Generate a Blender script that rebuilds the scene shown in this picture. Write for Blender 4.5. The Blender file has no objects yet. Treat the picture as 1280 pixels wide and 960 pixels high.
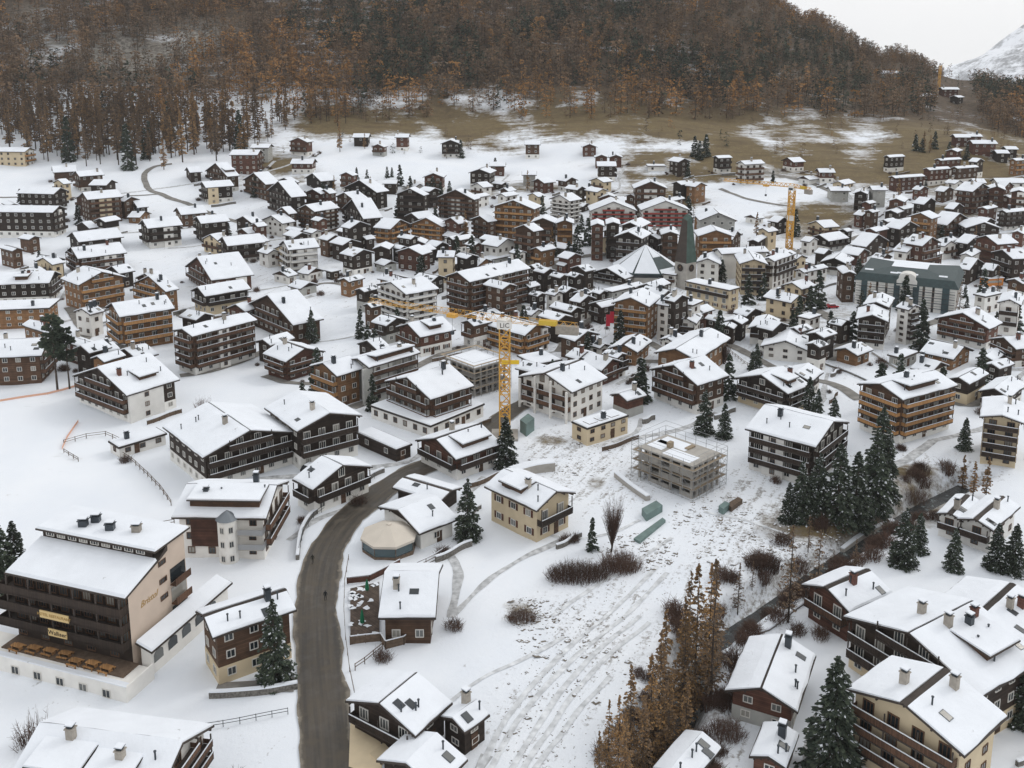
import bpy, math, random
import numpy as np
C = bpy.context.scene.collection
R = math.radians
SC = bpy.context.scene

# ---------------------------------------------------------------- camera
F, TH, CY, HC = 1200.0, R(11), 300.0, 85.0       # focal length in photo pixels, pitch, principal row, height above the village floor
cam = bpy.data.cameras.new('camera'); camo = bpy.data.objects.new('camera', cam); C.objects.link(camo)
cam.sensor_width = 36; cam.lens = F / 1280 * 36; cam.shift_y = -(480 - CY) / 1280
cam.clip_start = 1; cam.clip_end = 20000
camo.location = (0, 0, HC); camo.rotation_euler = (R(90) - TH, 0, 0)
SC.camera = camo

# ---------------------------------------------------------------- sky and sun (high overcast)
SUN_EL, SUN_AZ = R(38), R(62)                    # soft light from the right, slightly in front of the camera
W = bpy.data.worlds.new('World'); SC.world = W; W.use_nodes = True
nt = W.node_tree; nt.nodes.clear()
wo = nt.nodes.new('ShaderNodeOutputWorld'); bg = nt.nodes.new('ShaderNodeBackground')
sk = nt.nodes.new('ShaderNodeTexSky'); sk.sky_type = 'NISHITA'; sk.sun_disc = False
sk.sun_elevation = SUN_EL; sk.sun_rotation = SUN_AZ; sk.air_density = 1.0; sk.dust_density = 6.0; sk.ozone_density = 1.0
hs = nt.nodes.new('ShaderNodeHueSaturation'); hs.inputs['Saturation'].default_value = 0.30
tc = nt.nodes.new('ShaderNodeTexCoord'); nz = nt.nodes.new('ShaderNodeTexNoise'); nz.inputs['Scale'].default_value = 3.0; nz.inputs['Detail'].default_value = 5
mx = nt.nodes.new('ShaderNodeMix'); mx.data_type = 'RGBA'; mx.inputs[0].default_value = 0.78
cr = nt.nodes.new('ShaderNodeValToRGB'); cr.color_ramp.elements[0].color = (10.9, 11.1, 11.4, 1); cr.color_ramp.elements[1].color = (12.2, 12.2, 12.2, 1)
nt.links.new(tc.outputs['Generated'], nz.inputs['Vector']); nt.links.new(nz.outputs['Fac'], cr.inputs['Fac'])
nt.links.new(sk.outputs['Color'], hs.inputs['Color']); nt.links.new(hs.outputs['Color'], mx.inputs[6]); nt.links.new(cr.outputs['Color'], mx.inputs[7])
sxz = nt.nodes.new('ShaderNodeSeparateXYZ'); gr_ = nt.nodes.new('ShaderNodeMapRange'); gr_.inputs[1].default_value = 0.05; gr_.inputs[2].default_value = 1.0; gr_.inputs[3].default_value = 1.0; gr_.inputs[4].default_value = 1.06
vm_ = nt.nodes.new('ShaderNodeVectorMath'); vm_.operation = 'SCALE'
nt.links.new(tc.outputs['Generated'], sxz.inputs[0]); nt.links.new(sxz.outputs[2], gr_.inputs[0]); nt.links.new(mx.outputs[2], vm_.inputs[0]); nt.links.new(gr_.outputs[0], vm_.inputs['Scale'])
nt.links.new(vm_.outputs[0], bg.inputs['Color']); nt.links.new(bg.outputs['Background'], wo.inputs['Surface'])
bg.inputs['Strength'].default_value = 0.10
sl = bpy.data.lights.new('sun', 'SUN'); sl.energy = 0.55; sl.angle = R(12); sl.color = (1.0, 0.96, 0.90)
so = bpy.data.objects.new('sun', sl); C.objects.link(so)
so.rotation_euler = (R(90) - SUN_EL, 0, -SUN_AZ + R(180))
SC.cycles.volume_bounces = 3
SC.view_settings.view_transform = 'Standard'; SC.view_settings.look = 'None'; SC.view_settings.gamma = 1
SC.view_settings.exposure = -0.03; SC.view_settings.use_curve_mapping = False

# ---------------------------------------------------------------- projection helpers
cT, sT = math.cos(TH), math.sin(TH)
def ray(px, py):
    x, f, u = px - 640, F, -(py - CY)
    return np.array([x, f * cT + u * sT, -f * sT + u * cT]) / F
def proj(p):
    X, Y, Z = p[0], p[1], p[2] - HC
    f = Y * cT - Z * sT; u = Y * sT + Z * cT
    return 640 + F * X / f, CY - F * u / f
def vnoise(x, y, s):
    """smooth value noise, vectorised"""
    x = np.asarray(x, float) / s + 1000; y = np.asarray(y, float) / s + 1000
    xi = np.floor(x).astype(np.int64); yi = np.floor(y).astype(np.int64)
    fx = x - xi; fy = y - yi; fx = fx * fx * (3 - 2 * fx); fy = fy * fy * (3 - 2 * fy)
    def h(a, b):
        n = (a * 374761393 + b * 668265263) & 0x7fffffff
        n = ((n ^ (n >> 13)) * 1274126177) & 0x7fffffff
        return ((n ^ (n >> 16)) & 0xffff) / 65535.0
    return (h(xi, yi) * (1 - fx) * (1 - fy) + h(xi + 1, yi) * fx * (1 - fy) + h(xi, yi + 1) * (1 - fx) * fy + h(xi + 1, yi + 1) * fx * fy)
def fbm(x, y, s, o=4):
    t = 0; a = 0.5; n = 0
    for i in range(o):
        t = t + a * vnoise(x, y, s); n += a; a *= .5; s *= .5
    return t / n

# ---------------------------------------------------------------- terrain height
YN = np.array([0, 330, 450, 560, 650, 750, 850, 950, 1100, 1300, 1700], float)
UN = (np.array([-1500, 0, 320, 640, 900, 1000, 1100, 1200, 1290, 1700], float) - 640) / F
ZN = np.array([
 [0, 0, 10, 30, 55, 95, 140, 185, 260, 330, 380],
 [0, 0,  8, 26, 48, 88, 132, 180, 260, 330, 380],
 [0, 0,  8, 25, 45, 85, 128, 178, 260, 330, 380],
 [0, 0,  8, 25, 44, 82, 124, 172, 250, 320, 360],
 [0, 0,  8, 25, 42, 72, 112, 158, 196, 180, 100],
 [0, 0,  8, 25, 40, 62, 92, 116, 104, 50, -40],
 [0, 0,  8, 25, 37, 53, 72, 82, 55, -10, -90],
 [0, 0,  8, 24, 34, 45, 55, 55, 15, -50, -120],
 [0, 0,  8, 22, 31, 40, 47, 44, 0, -70, -140],
 [0, 0,  6, 18, 26, 33, 36, 30, -30, -90, -160]], float)
def zbase(X, Y):
    X = np.asarray(X, float); Y = np.maximum(np.asarray(Y, float), 1.0)
    u = X / np.maximum(Y, 60)
    cols = np.stack([np.interp(Y, YN, r) for r in ZN])
    i = np.clip(np.searchsorted(UN, u) - 1, 0, len(UN) - 2)
    t = np.clip((u - UN[i]) / (UN[i + 1] - UN[i]), 0, 1); t = t * t * (3 - 2 * t)
    a = np.take_along_axis(cols, i[None], 0)[0]; b = np.take_along_axis(cols, i[None] + 1, 0)[0]
    z = a * (1 - t) + b * t
    far = np.clip((Y - 450) / 250, 0, 1)
    return z + far * (fbm(X, Y, 90, 4) - .5) * 16 + (fbm(X, Y, 45, 3) - .5) * 2.0 + (fbm(X + 40, Y, 9, 2) - .5) * .5 + np.clip((Y - 330) / 200, 0, 1) * (fbm(X + 500, Y, 60, 2) - .5) * 5
def flat_at(px, py, z):
    d = ray(px, py); t = (z - HC) / d[2]; return d[0] * t, d[1] * t
RIVER = [flat_at(a, b, -5) for a, b in [(812, 1020), (832, 960), (850, 905), (872, 850), (905, 808), (960, 770), (1010, 736), (1060, 702), (1100, 676), (1150, 645), (1210, 615)]]
def dist_poly(X, Y, P):
    d = np.full(np.shape(X), 1e9)
    for (x0, y0), (x1, y1) in zip(P[:-1], P[1:]):
        dx, dy = x1 - x0, y1 - y0
        t = np.clip(((X - x0) * dx + (Y - y0) * dy) / (dx * dx + dy * dy), 0, 1)
        d = np.minimum(d, np.hypot(X - x0 - t * dx, Y - y0 - t * dy))
    return d
def zt(X, Y):
    X = np.atleast_1d(np.asarray(X, float)); Y = np.atleast_1d(np.asarray(Y, float))
    z = zbase(X, Y)
    m = (X > -20) & (Y < 260)
    if m.any():
        d = dist_poly(X[m], Y[m], RIVER)
        z[m] -= 5.4 / (1 + np.exp((d - 2.9) / 0.6))
    return z
def z1(x, y): return float(zt(x, y)[0])
def at(px, py, h=0.0):
    """point seen at photo pixel (px, py) that lies h metres above the ground"""
    d = ray(px, py)
    if py > 215:                                                       # gentle ground: a damped fixed point is enough
        z = h
        for _ in range(26):
            t = (z - HC) / d[2]; zn = z1(d[0] * t, d[1] * t) + h
            if abs(zn - z) < .004: break
            z = .45 * z + .55 * zn
        if abs(zn - z) < .05: t = (zn - HC) / d[2]; return np.array([d[0] * t, d[1] * t, zn])
    ts = np.concatenate([np.arange(40, 420, 2.0), np.arange(420, 2600, 6.0)])
    P = d[None] * ts[:, None]
    g = HC + P[:, 2] - zt(P[:, 0], P[:, 1]) - h
    k = np.argmax(g <= 0)
    if g[k] > 0: k = len(ts) - 1
    a, b = ts[max(k - 1, 0)], ts[k]
    for _ in range(24):
        m = (a + b) / 2; p = d * m
        if HC + p[2] - z1(p[0], p[1]) - h > 0: a = m
        else: b = m
    p = d * b
    return np.array([p[0], p[1], HC + p[2]])
def at_many(px, py):
    px, py = np.asarray(px, float), np.asarray(py, float); x, f, u = px - 640, F, -(py - CY)
    d = np.stack([x, f * cT + u * sT, -f * sT + u * cT], 1) / F; z = np.zeros(len(px))
    for _ in range(8):
        t = (z - HC) / d[:, 2]; X, Y = d[:, 0] * t, d[:, 1] * t; z = .5 * z + .5 * zt(X, Y)
    return np.stack([X, Y, zt(X, Y)], 1)

# ---------------------------------------------------------------- object helpers
def tag(o, label=None, cat=None, group=None, kind=None):
    if label: o['label'] = label
    if cat: o['category'] = cat
    if group: o['group'] = group
    if kind: o['kind'] = kind
    return o
def link(o, parent=None):
    C.objects.link(o)
    if parent: o.parent = parent
    return o
def empty(name, loc, rz=0, **k):
    o = bpy.data.objects.new(name, None); o.location = loc; o.rotation_euler = (0, 0, rz); o.empty_display_size = .5
    C.objects.link(o); return tag(o, **k)
def inst(name, me, parent=None, loc=(0, 0, 0), rot=(0, 0, 0), sc=(1, 1, 1)):
    o = bpy.data.objects.new(name, me); o.location = loc; o.rotation_euler = rot; o.scale = sc
    return link(o, parent)
class MB:
    def __init__(s): s.v = []; s.f = []; s.m = []
    def face(s, pts, m=0):
        n = len(s.v); s.v += [tuple(p) for p in pts]; s.f.append(tuple(range(n, n + len(pts)))); s.m.append(m)
    def hexa(s, p, m=0, mt=None):
        """p = 4 bottom + 4 top points, both counter-clockwise from above"""
        n = len(s.v); s.v += [tuple(q) for q in p]
        for q, k in (((3, 2, 1, 0), m), ((4, 5, 6, 7), m if mt is None else mt), ((0, 1, 5, 4), m), ((1, 2, 6, 5), m), ((2, 3, 7, 6), m), ((3, 0, 4, 7), m)):
            s.f.append(tuple(n + i for i in q)); s.m.append(k)
    def box(s, x0, x1, y0, y1, z0, z1, m=0, mt=None):
        s.hexa([(x0, y0, z0), (x1, y0, z0), (x1, y1, z0), (x0, y1, z0), (x0, y0, z1), (x1, y0, z1), (x1, y1, z1), (x0, y1, z1)], m, mt)
    def bar(s, a, b, r=.1, m=0, n=4, r2=None):
        a = np.array(a, float); b = np.array(b, float); d = b - a; L = np.linalg.norm(d)
        if L < 1e-6: return
        d /= L; q = np.array([0, 0, 1.0]) if abs(d[2]) < .9 else np.array([1.0, 0, 0])
        u = np.cross(d, q); u /= np.linalg.norm(u); w = np.cross(d, u); r2 = r if r2 is None else r2
        k = len(s.v)
        for c, rr in ((a, r), (b, r2)):
            for i in range(n):
                t = 2 * math.pi * (i + .5) / n; s.v.append(tuple(c + rr * (math.cos(t) * u + math.sin(t) * w)))
        for i in range(n):
            j = (i + 1) % n; s.f.append((k + i, k + n + i, k + n + j, k + j)); s.m.append(m)
        s.f.append(tuple(k + i for i in range(n))); s.m.append(m)
        s.f.append(tuple(k + n + i for i in reversed(range(n)))); s.m.append(m)
    def lathe(s, prof, n=16, m=0, c=(0, 0)):
        k = len(s.v)
        for r, z in prof:
            for i in range(n):
                t = 2 * math.pi * i / n; s.v.append((c[0] + r * math.cos(t), c[1] + r * math.sin(t), z))
        for j in range(len(prof) - 1):
            for i in range(n):
                a = k + j * n + i; b = k + j * n + (i + 1) % n
                s.f.append((a, b, b + n, a + n)); s.m.append(m)
    def mesh(s, name, mats):
        me = bpy.data.meshes.new(name); me.from_pydata(s.v, [], s.f)
        for q in mats: me.materials.append(q)
        if len(mats) > 1: me.polygons.foreach_set('material_index', s.m)
        me.update(); return me
    def build(s, name, mats, parent=None, loc=(0, 0, 0), rot=(0, 0, 0)):
        if not isinstance(mats, (list, tuple)): mats = [mats]
        return inst(name, s.mesh(name, mats), parent, loc, rot)

# ---------------------------------------------------------------- materials
def mat(name, col, rough=.8, var=.0, noise=None, stripe=None, bump=0., metal=0, spec=.3, scale=1.0):
    """var = object-to-object variation, noise=(scale, amount), stripe=(axis, width, amount)"""
    m = bpy.data.materials.new(name); m.use_nodes = True; t = m.node_tree; b = t.nodes['Principled BSDF']
    b.inputs['Roughness'].default_value = rough; b.inputs['Metallic'].default_value = metal
    b.inputs['Specular IOR Level'].default_value = spec
    N = lambda k: t.nodes.new(k)
    rgb = N('ShaderNodeRGB'); rgb.outputs[0].default_value = (*col, 1); out = rgb.outputs[0]
    val = None
    def mul(a, b_):
        q = N('ShaderNodeMath'); q.operation = 'MULTIPLY'
        for i, s in enumerate((a, b_)):
            if isinstance(s, (int, float)): q.inputs[i].default_value = s
            else: t.links.new(s, q.inputs[i])
        return q.outputs[0]
    def rng(src, lo, hi, a=0, b_=1):
        q = N('ShaderNodeMapRange'); q.inputs[1].default_value = a; q.inputs[2].default_value = b_; q.inputs[3].default_value = lo; q.inputs[4].default_value = hi
        t.links.new(src, q.inputs[0]); return q.outputs[0]
    co = N('ShaderNodeTexCoord')
    if var:
        oi = N('ShaderNodeObjectInfo'); val = rng(oi.outputs['Random'], 1 - var, 1 + var)
    if noise:
        nn = N('ShaderNodeTexNoise'); nn.inputs['Scale'].default_value = noise[0]; nn.inputs['Detail'].default_value = 5
        t.links.new(co.outputs['Object'], nn.inputs['Vector'])
        q = rng(nn.outputs['Fac'], 1 - noise[1], 1 + noise[1], .3, .7); val = q if val is None else mul(val, q)
    hgt = None
    if stripe:
        sp = N('ShaderNodeSeparateXYZ'); t.links.new(co.outputs['Object'], sp.inputs[0])
        if stripe[0] == 'h': s = sp.outputs[2]
        else:
            ad = N('ShaderNodeMath'); ad.operation = 'ADD'; t.links.new(sp.outputs[0], ad.inputs[0]); t.links.new(sp.outputs[1], ad.inputs[1]); s = ad.outputs[0]
        dv = N('ShaderNodeMath'); dv.operation = 'DIVIDE'; t.links.new(s, dv.inputs[0]); dv.inputs[1].default_value = stripe[1]
        fl = N('ShaderNodeMath'); fl.operation = 'FLOOR'; t.links.new(dv.outputs[0], fl.inputs[0])
        wn = N('ShaderNodeTexWhiteNoise'); wn.noise_dimensions = '1D'; t.links.new(fl.outputs[0], wn.inputs['W'])
        q = rng(wn.outputs['Value'], 1 - stripe[2], 1 + stripe[2])
        fr = N('ShaderNodeMath'); fr.operation = 'FRACT'; t.links.new(dv.outputs[0], fr.inputs[0])
        gp = N('ShaderNodeMath'); gp.operation = 'GREATER_THAN'; gp.inputs[1].default_value = .12; t.links.new(fr.outputs[0], gp.inputs[0])
        q = mul(q, rng(gp.outputs[0], .45, 1)); val = q if val is None else mul(val, q)
    if val is not None:
        vm = N('ShaderNodeVectorMath'); vm.operation = 'SCALE'; t.links.new(out, vm.inputs[0]); t.links.new(val, vm.inputs['Scale']); out = vm.outputs[0]
    t.links.new(out, b.inputs['Base Color'])
    if bump:
        bn = N('ShaderNodeTexNoise'); bn.inputs['Scale'].default_value = scale; bn.inputs['Detail'].default_value = 6
        t.links.new(co.outputs['Object'], bn.inputs['Vector'])
        bp = N('ShaderNodeBump'); bp.inputs['Strength'].default_value = bump; bp.inputs['Distance'].default_value = .2
        t.links.new(bn.outputs['Fac'], bp.inputs['Height']); t.links.new(bp.outputs['Normal'], b.inputs['Normal'])
    return m
M = {}
M['snow'] = mat('roof_snow', (.76, .795, .845), .75, noise=(.35, .035), bump=.35, scale=1.3, spec=.2)
def melt(m):
    t = m.node_tree; b = t.nodes['Principled BSDF']; src = b.inputs['Base Color'].links[0].from_socket; co_ = t.nodes.new('ShaderNodeTexCoord'); oi = t.nodes.new('ShaderNodeObjectInfo')
    ad = t.nodes.new('ShaderNodeVectorMath'); sc_ = t.nodes.new('ShaderNodeMath'); sc_.operation = 'MULTIPLY'; sc_.inputs[1].default_value = 90; t.links.new(oi.outputs['Random'], sc_.inputs[0]); t.links.new(co_.outputs['Object'], ad.inputs[0]); t.links.new(sc_.outputs[0], ad.inputs[1])
    n = t.nodes.new('ShaderNodeTexNoise'); n.inputs['Scale'].default_value = .55; n.inputs['Detail'].default_value = 7; n.inputs['Roughness'].default_value = .7; t.links.new(ad.outputs[0], n.inputs['Vector'])
    r_ = t.nodes.new('ShaderNodeMapRange'); r_.inputs[1].default_value = .66; r_.inputs[2].default_value = .74; r_.inputs[4].default_value = .75; t.links.new(n.outputs['Fac'], r_.inputs[0])
    x = t.nodes.new('ShaderNodeMix'); x.data_type = 'RGBA'; t.links.new(r_.outputs[0], x.inputs[0]); t.links.new(src, x.inputs[6]); x.inputs[7].default_value = (.22, .21, .20, 1); t.links.new(x.outputs[2], b.inputs['Base Color'])
melt(M['snow'])
M['timD'] = mat('dark_timber', (.028, .019, .014), .8, var=.35, noise=(.8, .25), stripe=('h', .28, .25))
M['brick'] = mat('brick_chimney', (.13, .06, .045), .9, noise=(3, .3))
M['timB'] = mat('brown_timber', (.082, .046, .028), .8, var=.3, noise=(.8, .25), stripe=('h', .28, .22))
M['timR'] = mat('red_brown_timber', (.095, .043, .029), .8, var=.25, noise=(.8, .25), stripe=('h', .28, .22))
M['timH'] = mat('honey_timber', (.205, .108, .050), .75, var=.22, noise=(.8, .2), stripe=('h', .28, .18))
M['plW'] = mat('white_plaster', (.72, .705, .67), .9, var=.10, noise=(.5, .07))
M['plC'] = mat('cream_plaster', (.58, .48, .33), .9, var=.10, noise=(.5, .07))
M['plG'] = mat('grey_render', (.36, .36, .34), .9, var=.12, noise=(.5, .12))
M['balD'] = mat('dark_balcony_boards', (.034, .023, .017), .8, var=.3, stripe=('v', .16, .3))
M['balB'] = mat('brown_balcony_boards', (.095, .050, .030), .8, var=.3, stripe=('v', .16, .3))
M['balH'] = mat('honey_balcony_boards', (.36, .19, .075), .75, var=.2, stripe=('v', .16, .22))
M['balW'] = mat('white_balcony_panel', (.60, .59, .56), .85, var=.1)
M['fascia'] = mat('roof_fascia', (.050, .040, .034), .8, var=.3, noise=(1, .2))
M['glass'] = mat('window_glass', (.025, .032, .038), .12, spec=.6)
def curtains(m):
    """panes differ: most dark, some paler for curtains and painted-in reflections"""
    t = m.node_tree; b = t.nodes['Principled BSDF']; oi = t.nodes.new('ShaderNodeObjectInfo'); r_ = t.nodes.new('ShaderNodeValToRGB'); r_.color_ramp.interpolation = 'CONSTANT'
    e = r_.color_ramp.elements; e[0].color = (.020, .026, .030, 1); e[1].position = .5; e[1].color = (.06, .068, .072, 1)
    for p, c in ((.72, (.13, .135, .13)), (.86, (.30, .29, .26))): q = e.new(p); q.color = (*c, 1)
    t.links.new(oi.outputs['Random'], r_.inputs['Fac']); t.links.new(r_.outputs['Color'], b.inputs['Base Color'])
curtains(M['glass'])
M['frmW'] = mat('pale_window_frame', (.62, .60, .56), .6)
M['frmB'] = mat('brown_window_frame', (.11, .06, .035), .7)
M['stone'] = mat('chimney_render', (.34, .31, .27), .9, var=.2, noise=(2, .15))
M['metal'] = mat('dark_sheet_metal', (.06, .07, .08), .4, metal=.6)
M['zinc'] = mat('grey_zinc', (.18, .20, .22), .45, metal=.5)
M['conc'] = mat('raw_concrete', (.36, .34, .31), .9, noise=(.6, .14))
M['red'] = mat('red_paint', (.26, .04, .03), .6, var=.1)
M['yel'] = mat('yellow_crane_paint', (.62, .34, .06), .5, noise=(.5, .12))
M['bark'] = mat('tree_bark', (.055, .042, .034), .95, var=.2, noise=(2, .3))
# ================================================================ ground
def grid_mesh(name, PX, PY):
    """terrain sheet as a fan of rows, fine near the camera"""
    X, Y = PX.ravel(), PY.ravel(); Z = zt(X, Y)
    nr, nc = PX.shape
    idx = np.arange(nr * nc).reshape(nr, nc)
    q = np.stack([idx[:-1, :-1], idx[:-1, 1:], idx[1:, 1:], idx[1:, :-1]], -1).reshape(-1, 4)
    me = bpy.data.meshes.new(name)
    me.vertices.add(len(X)); me.vertices.foreach_set('co', np.stack([X, Y, Z], 1).astype(np.float32).ravel())
    me.loops.add(q.size); me.loops.foreach_set('vertex_index', q.ravel().astype(np.int32))
    me.polygons.add(len(q)); me.polygons.foreach_set('loop_start', np.arange(0, q.size, 4, dtype=np.int32))
    me.polygons.foreach_set('use_smooth', np.ones(len(q), bool))
    me.update(calc_edges=True)
    return me, X, Y, Z
rows = np.concatenate([np.arange(40, 300, 1.0), np.arange(300, 600, 2.2), np.arange(600, 1000, 4.0), np.arange(1000, 2000, 25.0)])
uu = np.linspace(-1.1, 1.1, 620)
PY = np.repeat(rows[:, None], len(uu), 1); PX = PY * uu[None]
gme, GX, GY, GZ = grid_mesh('ground', PX, PY)
def pix(X, Y, Z):
    Zc = Z - HC; f = Y * cT - Zc * sT; u = Y * sT + Zc * cT
    return 640 + F * X / f, CY - F * u / f
gpx, gpy = pix(GX, GY, GZ)
def blob(cx, cy, rx, ry, soft=1.1):
    d = np.hypot((gpx - cx) / rx, (gpy - cy) / ry); return np.clip((1 - d) / soft + .5, 0, 1)
n1 = fbm(GX, GY * .5, 26, 4); n2 = fbm(GX + 900, GY, 60, 3); n3 = fbm(GX, GY, 7, 3)
hill = np.clip((GY - 455) / 60, 0, 1)
grass = hill * np.clip(.44 + (n1 - .5) * 1.9 + np.clip((gpx - 560) / 1280, -.15, .6) * 1.1, 0, 1)
wood = np.clip((GY - 640) / 60, 0, 1)
grass = np.maximum(grass, wood * np.clip(.93 + (n2 - .5) * 1.2, 0, 1))
left = np.clip((330 - gpx) / 60, 0, 1) * (1 - wood); grass *= 1 - left
for a in [(720, 205, 60, 40), (960, 250, 75, 20), (1010, 236, 55, 9), (700, 225, 60, 20), (480, 205, 150, 16), (900, 232, 60, 8), (640, 205, 60, 12), (840, 182, 40, 7), (420, 190, 30, 14), (545, 215, 90, 14)]: grass *= 1 - .85 * blob(*a) * np.clip(.4 + n1, 0, 1)
for a in [(1020, 275, 60, 24), (1120, 205, 110, 14), (1180, 265, 50, 10), (860, 222, 60, 8), (350, 205, 38, 14), (600, 240, 30, 7), (660, 235, 60, 7), (850, 252, 40, 9), (1010, 190, 90, 18), (1200, 150, 120, 16)]: grass = np.maximum(grass, blob(*a) * np.clip(.45 + n1 * .9, 0, .92))
grass = np.maximum(grass, np.clip((gpx - 345) / 50, 0, 1) * np.clip(1.5 - abs(gpy - 150) / 24, 0, 1) * np.clip(.55 + (n1 - .5) * 1.5 + .4, 0, 1) * (GY > 500))
rough = np.zeros_like(grass)
for a, k in [((760, 590, 120, 60), .75), ((950, 650, 110, 75), .8), ((740, 780, 130, 90), .7), ((690, 900, 110, 120), .5), ((1130, 590, 110, 30), .7), ((900, 720, 90, 70), .7), ((700, 560, 70, 30), .8), ((80, 900, 60, 70), .35), ((380, 410, 90, 30), .2), ((1040, 430, 40, 50), .45), ((660, 760, 40, 40), .9), ((1010, 400, 50, 40), .6), ((310, 920, 60, 40), .3), ((900, 890, 50, 70), .9)]: rough = np.maximum(rough, k * blob(*a))
rough = np.maximum(rough, .58 * blob(860, 390, 380, 130)); rough = np.maximum(rough, .46 * blob(380, 320, 300, 110))
rdist = dist_poly(GX, GY, RIVER); nearr = (GX > -20) & (GY < 260)
rough = np.maximum(rough, np.where(nearr, .95 * np.clip(1.25 - rdist / 8.5, 0, 1), 0))
rough *= 1 - .9 * np.maximum(blob(600, 690, 95, 60, .3), blob(620, 770, 60, 60, .3) * .6)
brownp = np.zeros_like(grass)
for a, k in [((1130, 590, 75, 12), .7), ((1040, 655, 90, 24), .8), ((1150, 620, 60, 40), .6), ((690, 551, 24, 7), .62), ((650, 768, 24, 14), .6), ((745, 605, 12, 8), .55), ((960, 400, 60, 18), .6), ((1030, 395, 50, 30), .4), ((560, 358, 30, 8), .5)]: brownp = np.maximum(brownp, k * blob(*a))
brownp = np.maximum(brownp, np.where(nearr, .34 * np.clip(1.5 - rdist / 6.0, 0, 1), 0))
rock = np.zeros_like(grass)
for a in [(170, 70, 100, 34), (245, 50, 55, 22), (60, 45, 60, 34), (150, 108, 40, 10), (985, 95, 14, 7)]: rock = np.maximum(rock, blob(*a) * np.clip(.35 + n1 * 1.1, 0, 1))
ca = gme.color_attributes.new('cover', 'FLOAT_COLOR', 'POINT')
ca.data.foreach_set('color', np.stack([np.maximum(grass, brownp), rough, wood, rock], 1).astype(np.float32).ravel())
gm = bpy.data.materials.new('snowy_ground'); gm.use_nodes = True; t = gm.node_tree; N = t.nodes.new; Lk = t.links.new
pb = t.nodes['Principled BSDF']; pb.inputs['Roughness'].default_value = .85; pb.inputs['Specular IOR Level'].default_value = .15
at_ = N('ShaderNodeVertexColor'); at_.layer_name = 'cover'; sp = N('ShaderNodeSeparateColor'); Lk(at_.outputs['Color'], sp.inputs[0])
co = N('ShaderNodeTexCoord')
def noise(s, d=6, rg=.6, vec=None):
    q = N('ShaderNodeTexNoise'); q.inputs['Scale'].default_value = s; q.inputs['Detail'].default_value = d; q.inputs['Roughness'].default_value = rg
    Lk(vec or co.outputs['Object'], q.inputs['Vector']); return q.outputs['Fac']
def mth(op, a, b=None, clamp=False):
    q = N('ShaderNodeMath'); q.operation = op; q.use_clamp = clamp
    for i, s in enumerate((a, b)):
        if s is None: continue
        if isinstance(s, (int, float)): q.inputs[i].default_value = s
        else: Lk(s, q.inputs[i])
    return q.outputs[0]
def mr(src, a, b, lo=0., hi=1.):
    q = N('ShaderNodeMapRange'); q.inputs[1].default_value = a; q.inputs[2].default_value = b; q.inputs[3].default_value = lo; q.inputs[4].default_value = hi; Lk(src, q.inputs[0]); return q.outputs[0]
def mixc(f, a, b):
    q = N('ShaderNodeMix'); q.data_type = 'RGBA'
    if isinstance(f, float): q.inputs[0].default_value = f
    else: Lk(f, q.inputs[0])
    for i, s in ((6, a), (7, b)):
        if isinstance(s, tuple): q.inputs[i].default_value = (*s, 1)
        else: Lk(s, q.inputs[i])
    return q.outputs[2]
nA = noise(.045, 8, .65); nB = noise(.35, 8, .7); nC = noise(1.6, 6, .7)
mpg = N('ShaderNodeMapping'); mpg.inputs['Scale'].default_value = (.35, 1.6, 1); Lk(co.outputs['Object'], mpg.inputs['Vector'])
nS = noise(.11, 8, .68, mpg.outputs['Vector'])
gf = mth('ADD', mth('ADD', mth('MULTIPLY', nA, .30), mth('MULTIPLY', nB, .28)), mth('MULTIPLY', nS, .42))
gf = mr(mth('ADD', mth('SUBTRACT', gf, .5), mth('MULTIPLY', mth('SUBTRACT', sp.outputs[0], .5), .34)), -.075, .085)
mpt = N('ShaderNodeMapping'); mpt.vector_type = 'TEXTURE'; mpt.inputs['Rotation'].default_value = (0, 0, R(64)); mpt.inputs['Scale'].default_value = (6.0, .75, 1); Lk(co.outputs['Object'], mpt.inputs['Vector'])
nT = noise(.5, 5, .65, mpt.outputs['Vector'])
rf = mr(mth('ADD', mth('ADD', mth('ADD', mth('MULTIPLY', nB, .22), mth('MULTIPLY', nT, .36)), mth('MULTIPLY', nC, .42)), mth('MULTIPLY', sp.outputs[1], .13)), .605, .68)
rf = mth('MULTIPLY', rf, mr(sp.outputs[1], .05, .25, 0., .78))
snowc = mixc(mr(nA, .35, .65), (.735, .775, .83), (.79, .82, .86))
gcol = mixc(mr(nB, .35, .65), (.125, .100, .052), (.215, .168, .082))
gcol = mixc(mr(nS, .50, .66), gcol, (.088, .066, .040)); gcol = mixc(mr(nS, .36, .26), gcol, (.25, .235, .17))
gcol = mixc(mr(nC, .42, .6), gcol, (.12, .085, .046))
gcol = mixc(sp.outputs[2], gcol, mixc(mr(nB, .4, .6), (.055, .040, .029), (.11, .080, .052)))
gcol = mixc(at_.outputs['Alpha'], gcol, mixc(mr(nB, .42, .58), (.085, .078, .066), (.25, .235, .21)))
dcol = mixc(nC, (.10, .085, .068), (.24, .21, .175))
cc = mixc(gf, snowc, gcol); cc = mixc(rf, cc, dcol)
Lk(cc, pb.inputs['Base Color'])
bp = N('ShaderNodeBump'); bp.inputs['Strength'].default_value = .5; bp.inputs['Distance'].default_value = .35
Lk(mth('ADD', mth('MULTIPLY', nB, mr(sp.outputs[1], 0, .6, .35, 2.2)), mth('MULTIPLY', nC, mr(sp.outputs[1], 0, .6, .12, 1.0))), bp.inputs['Height']); Lk(bp.outputs['Normal'], pb.inputs['Normal'])
gme.materials.append(gm)
tag(inst('ground', gme), kind='structure')

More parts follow.
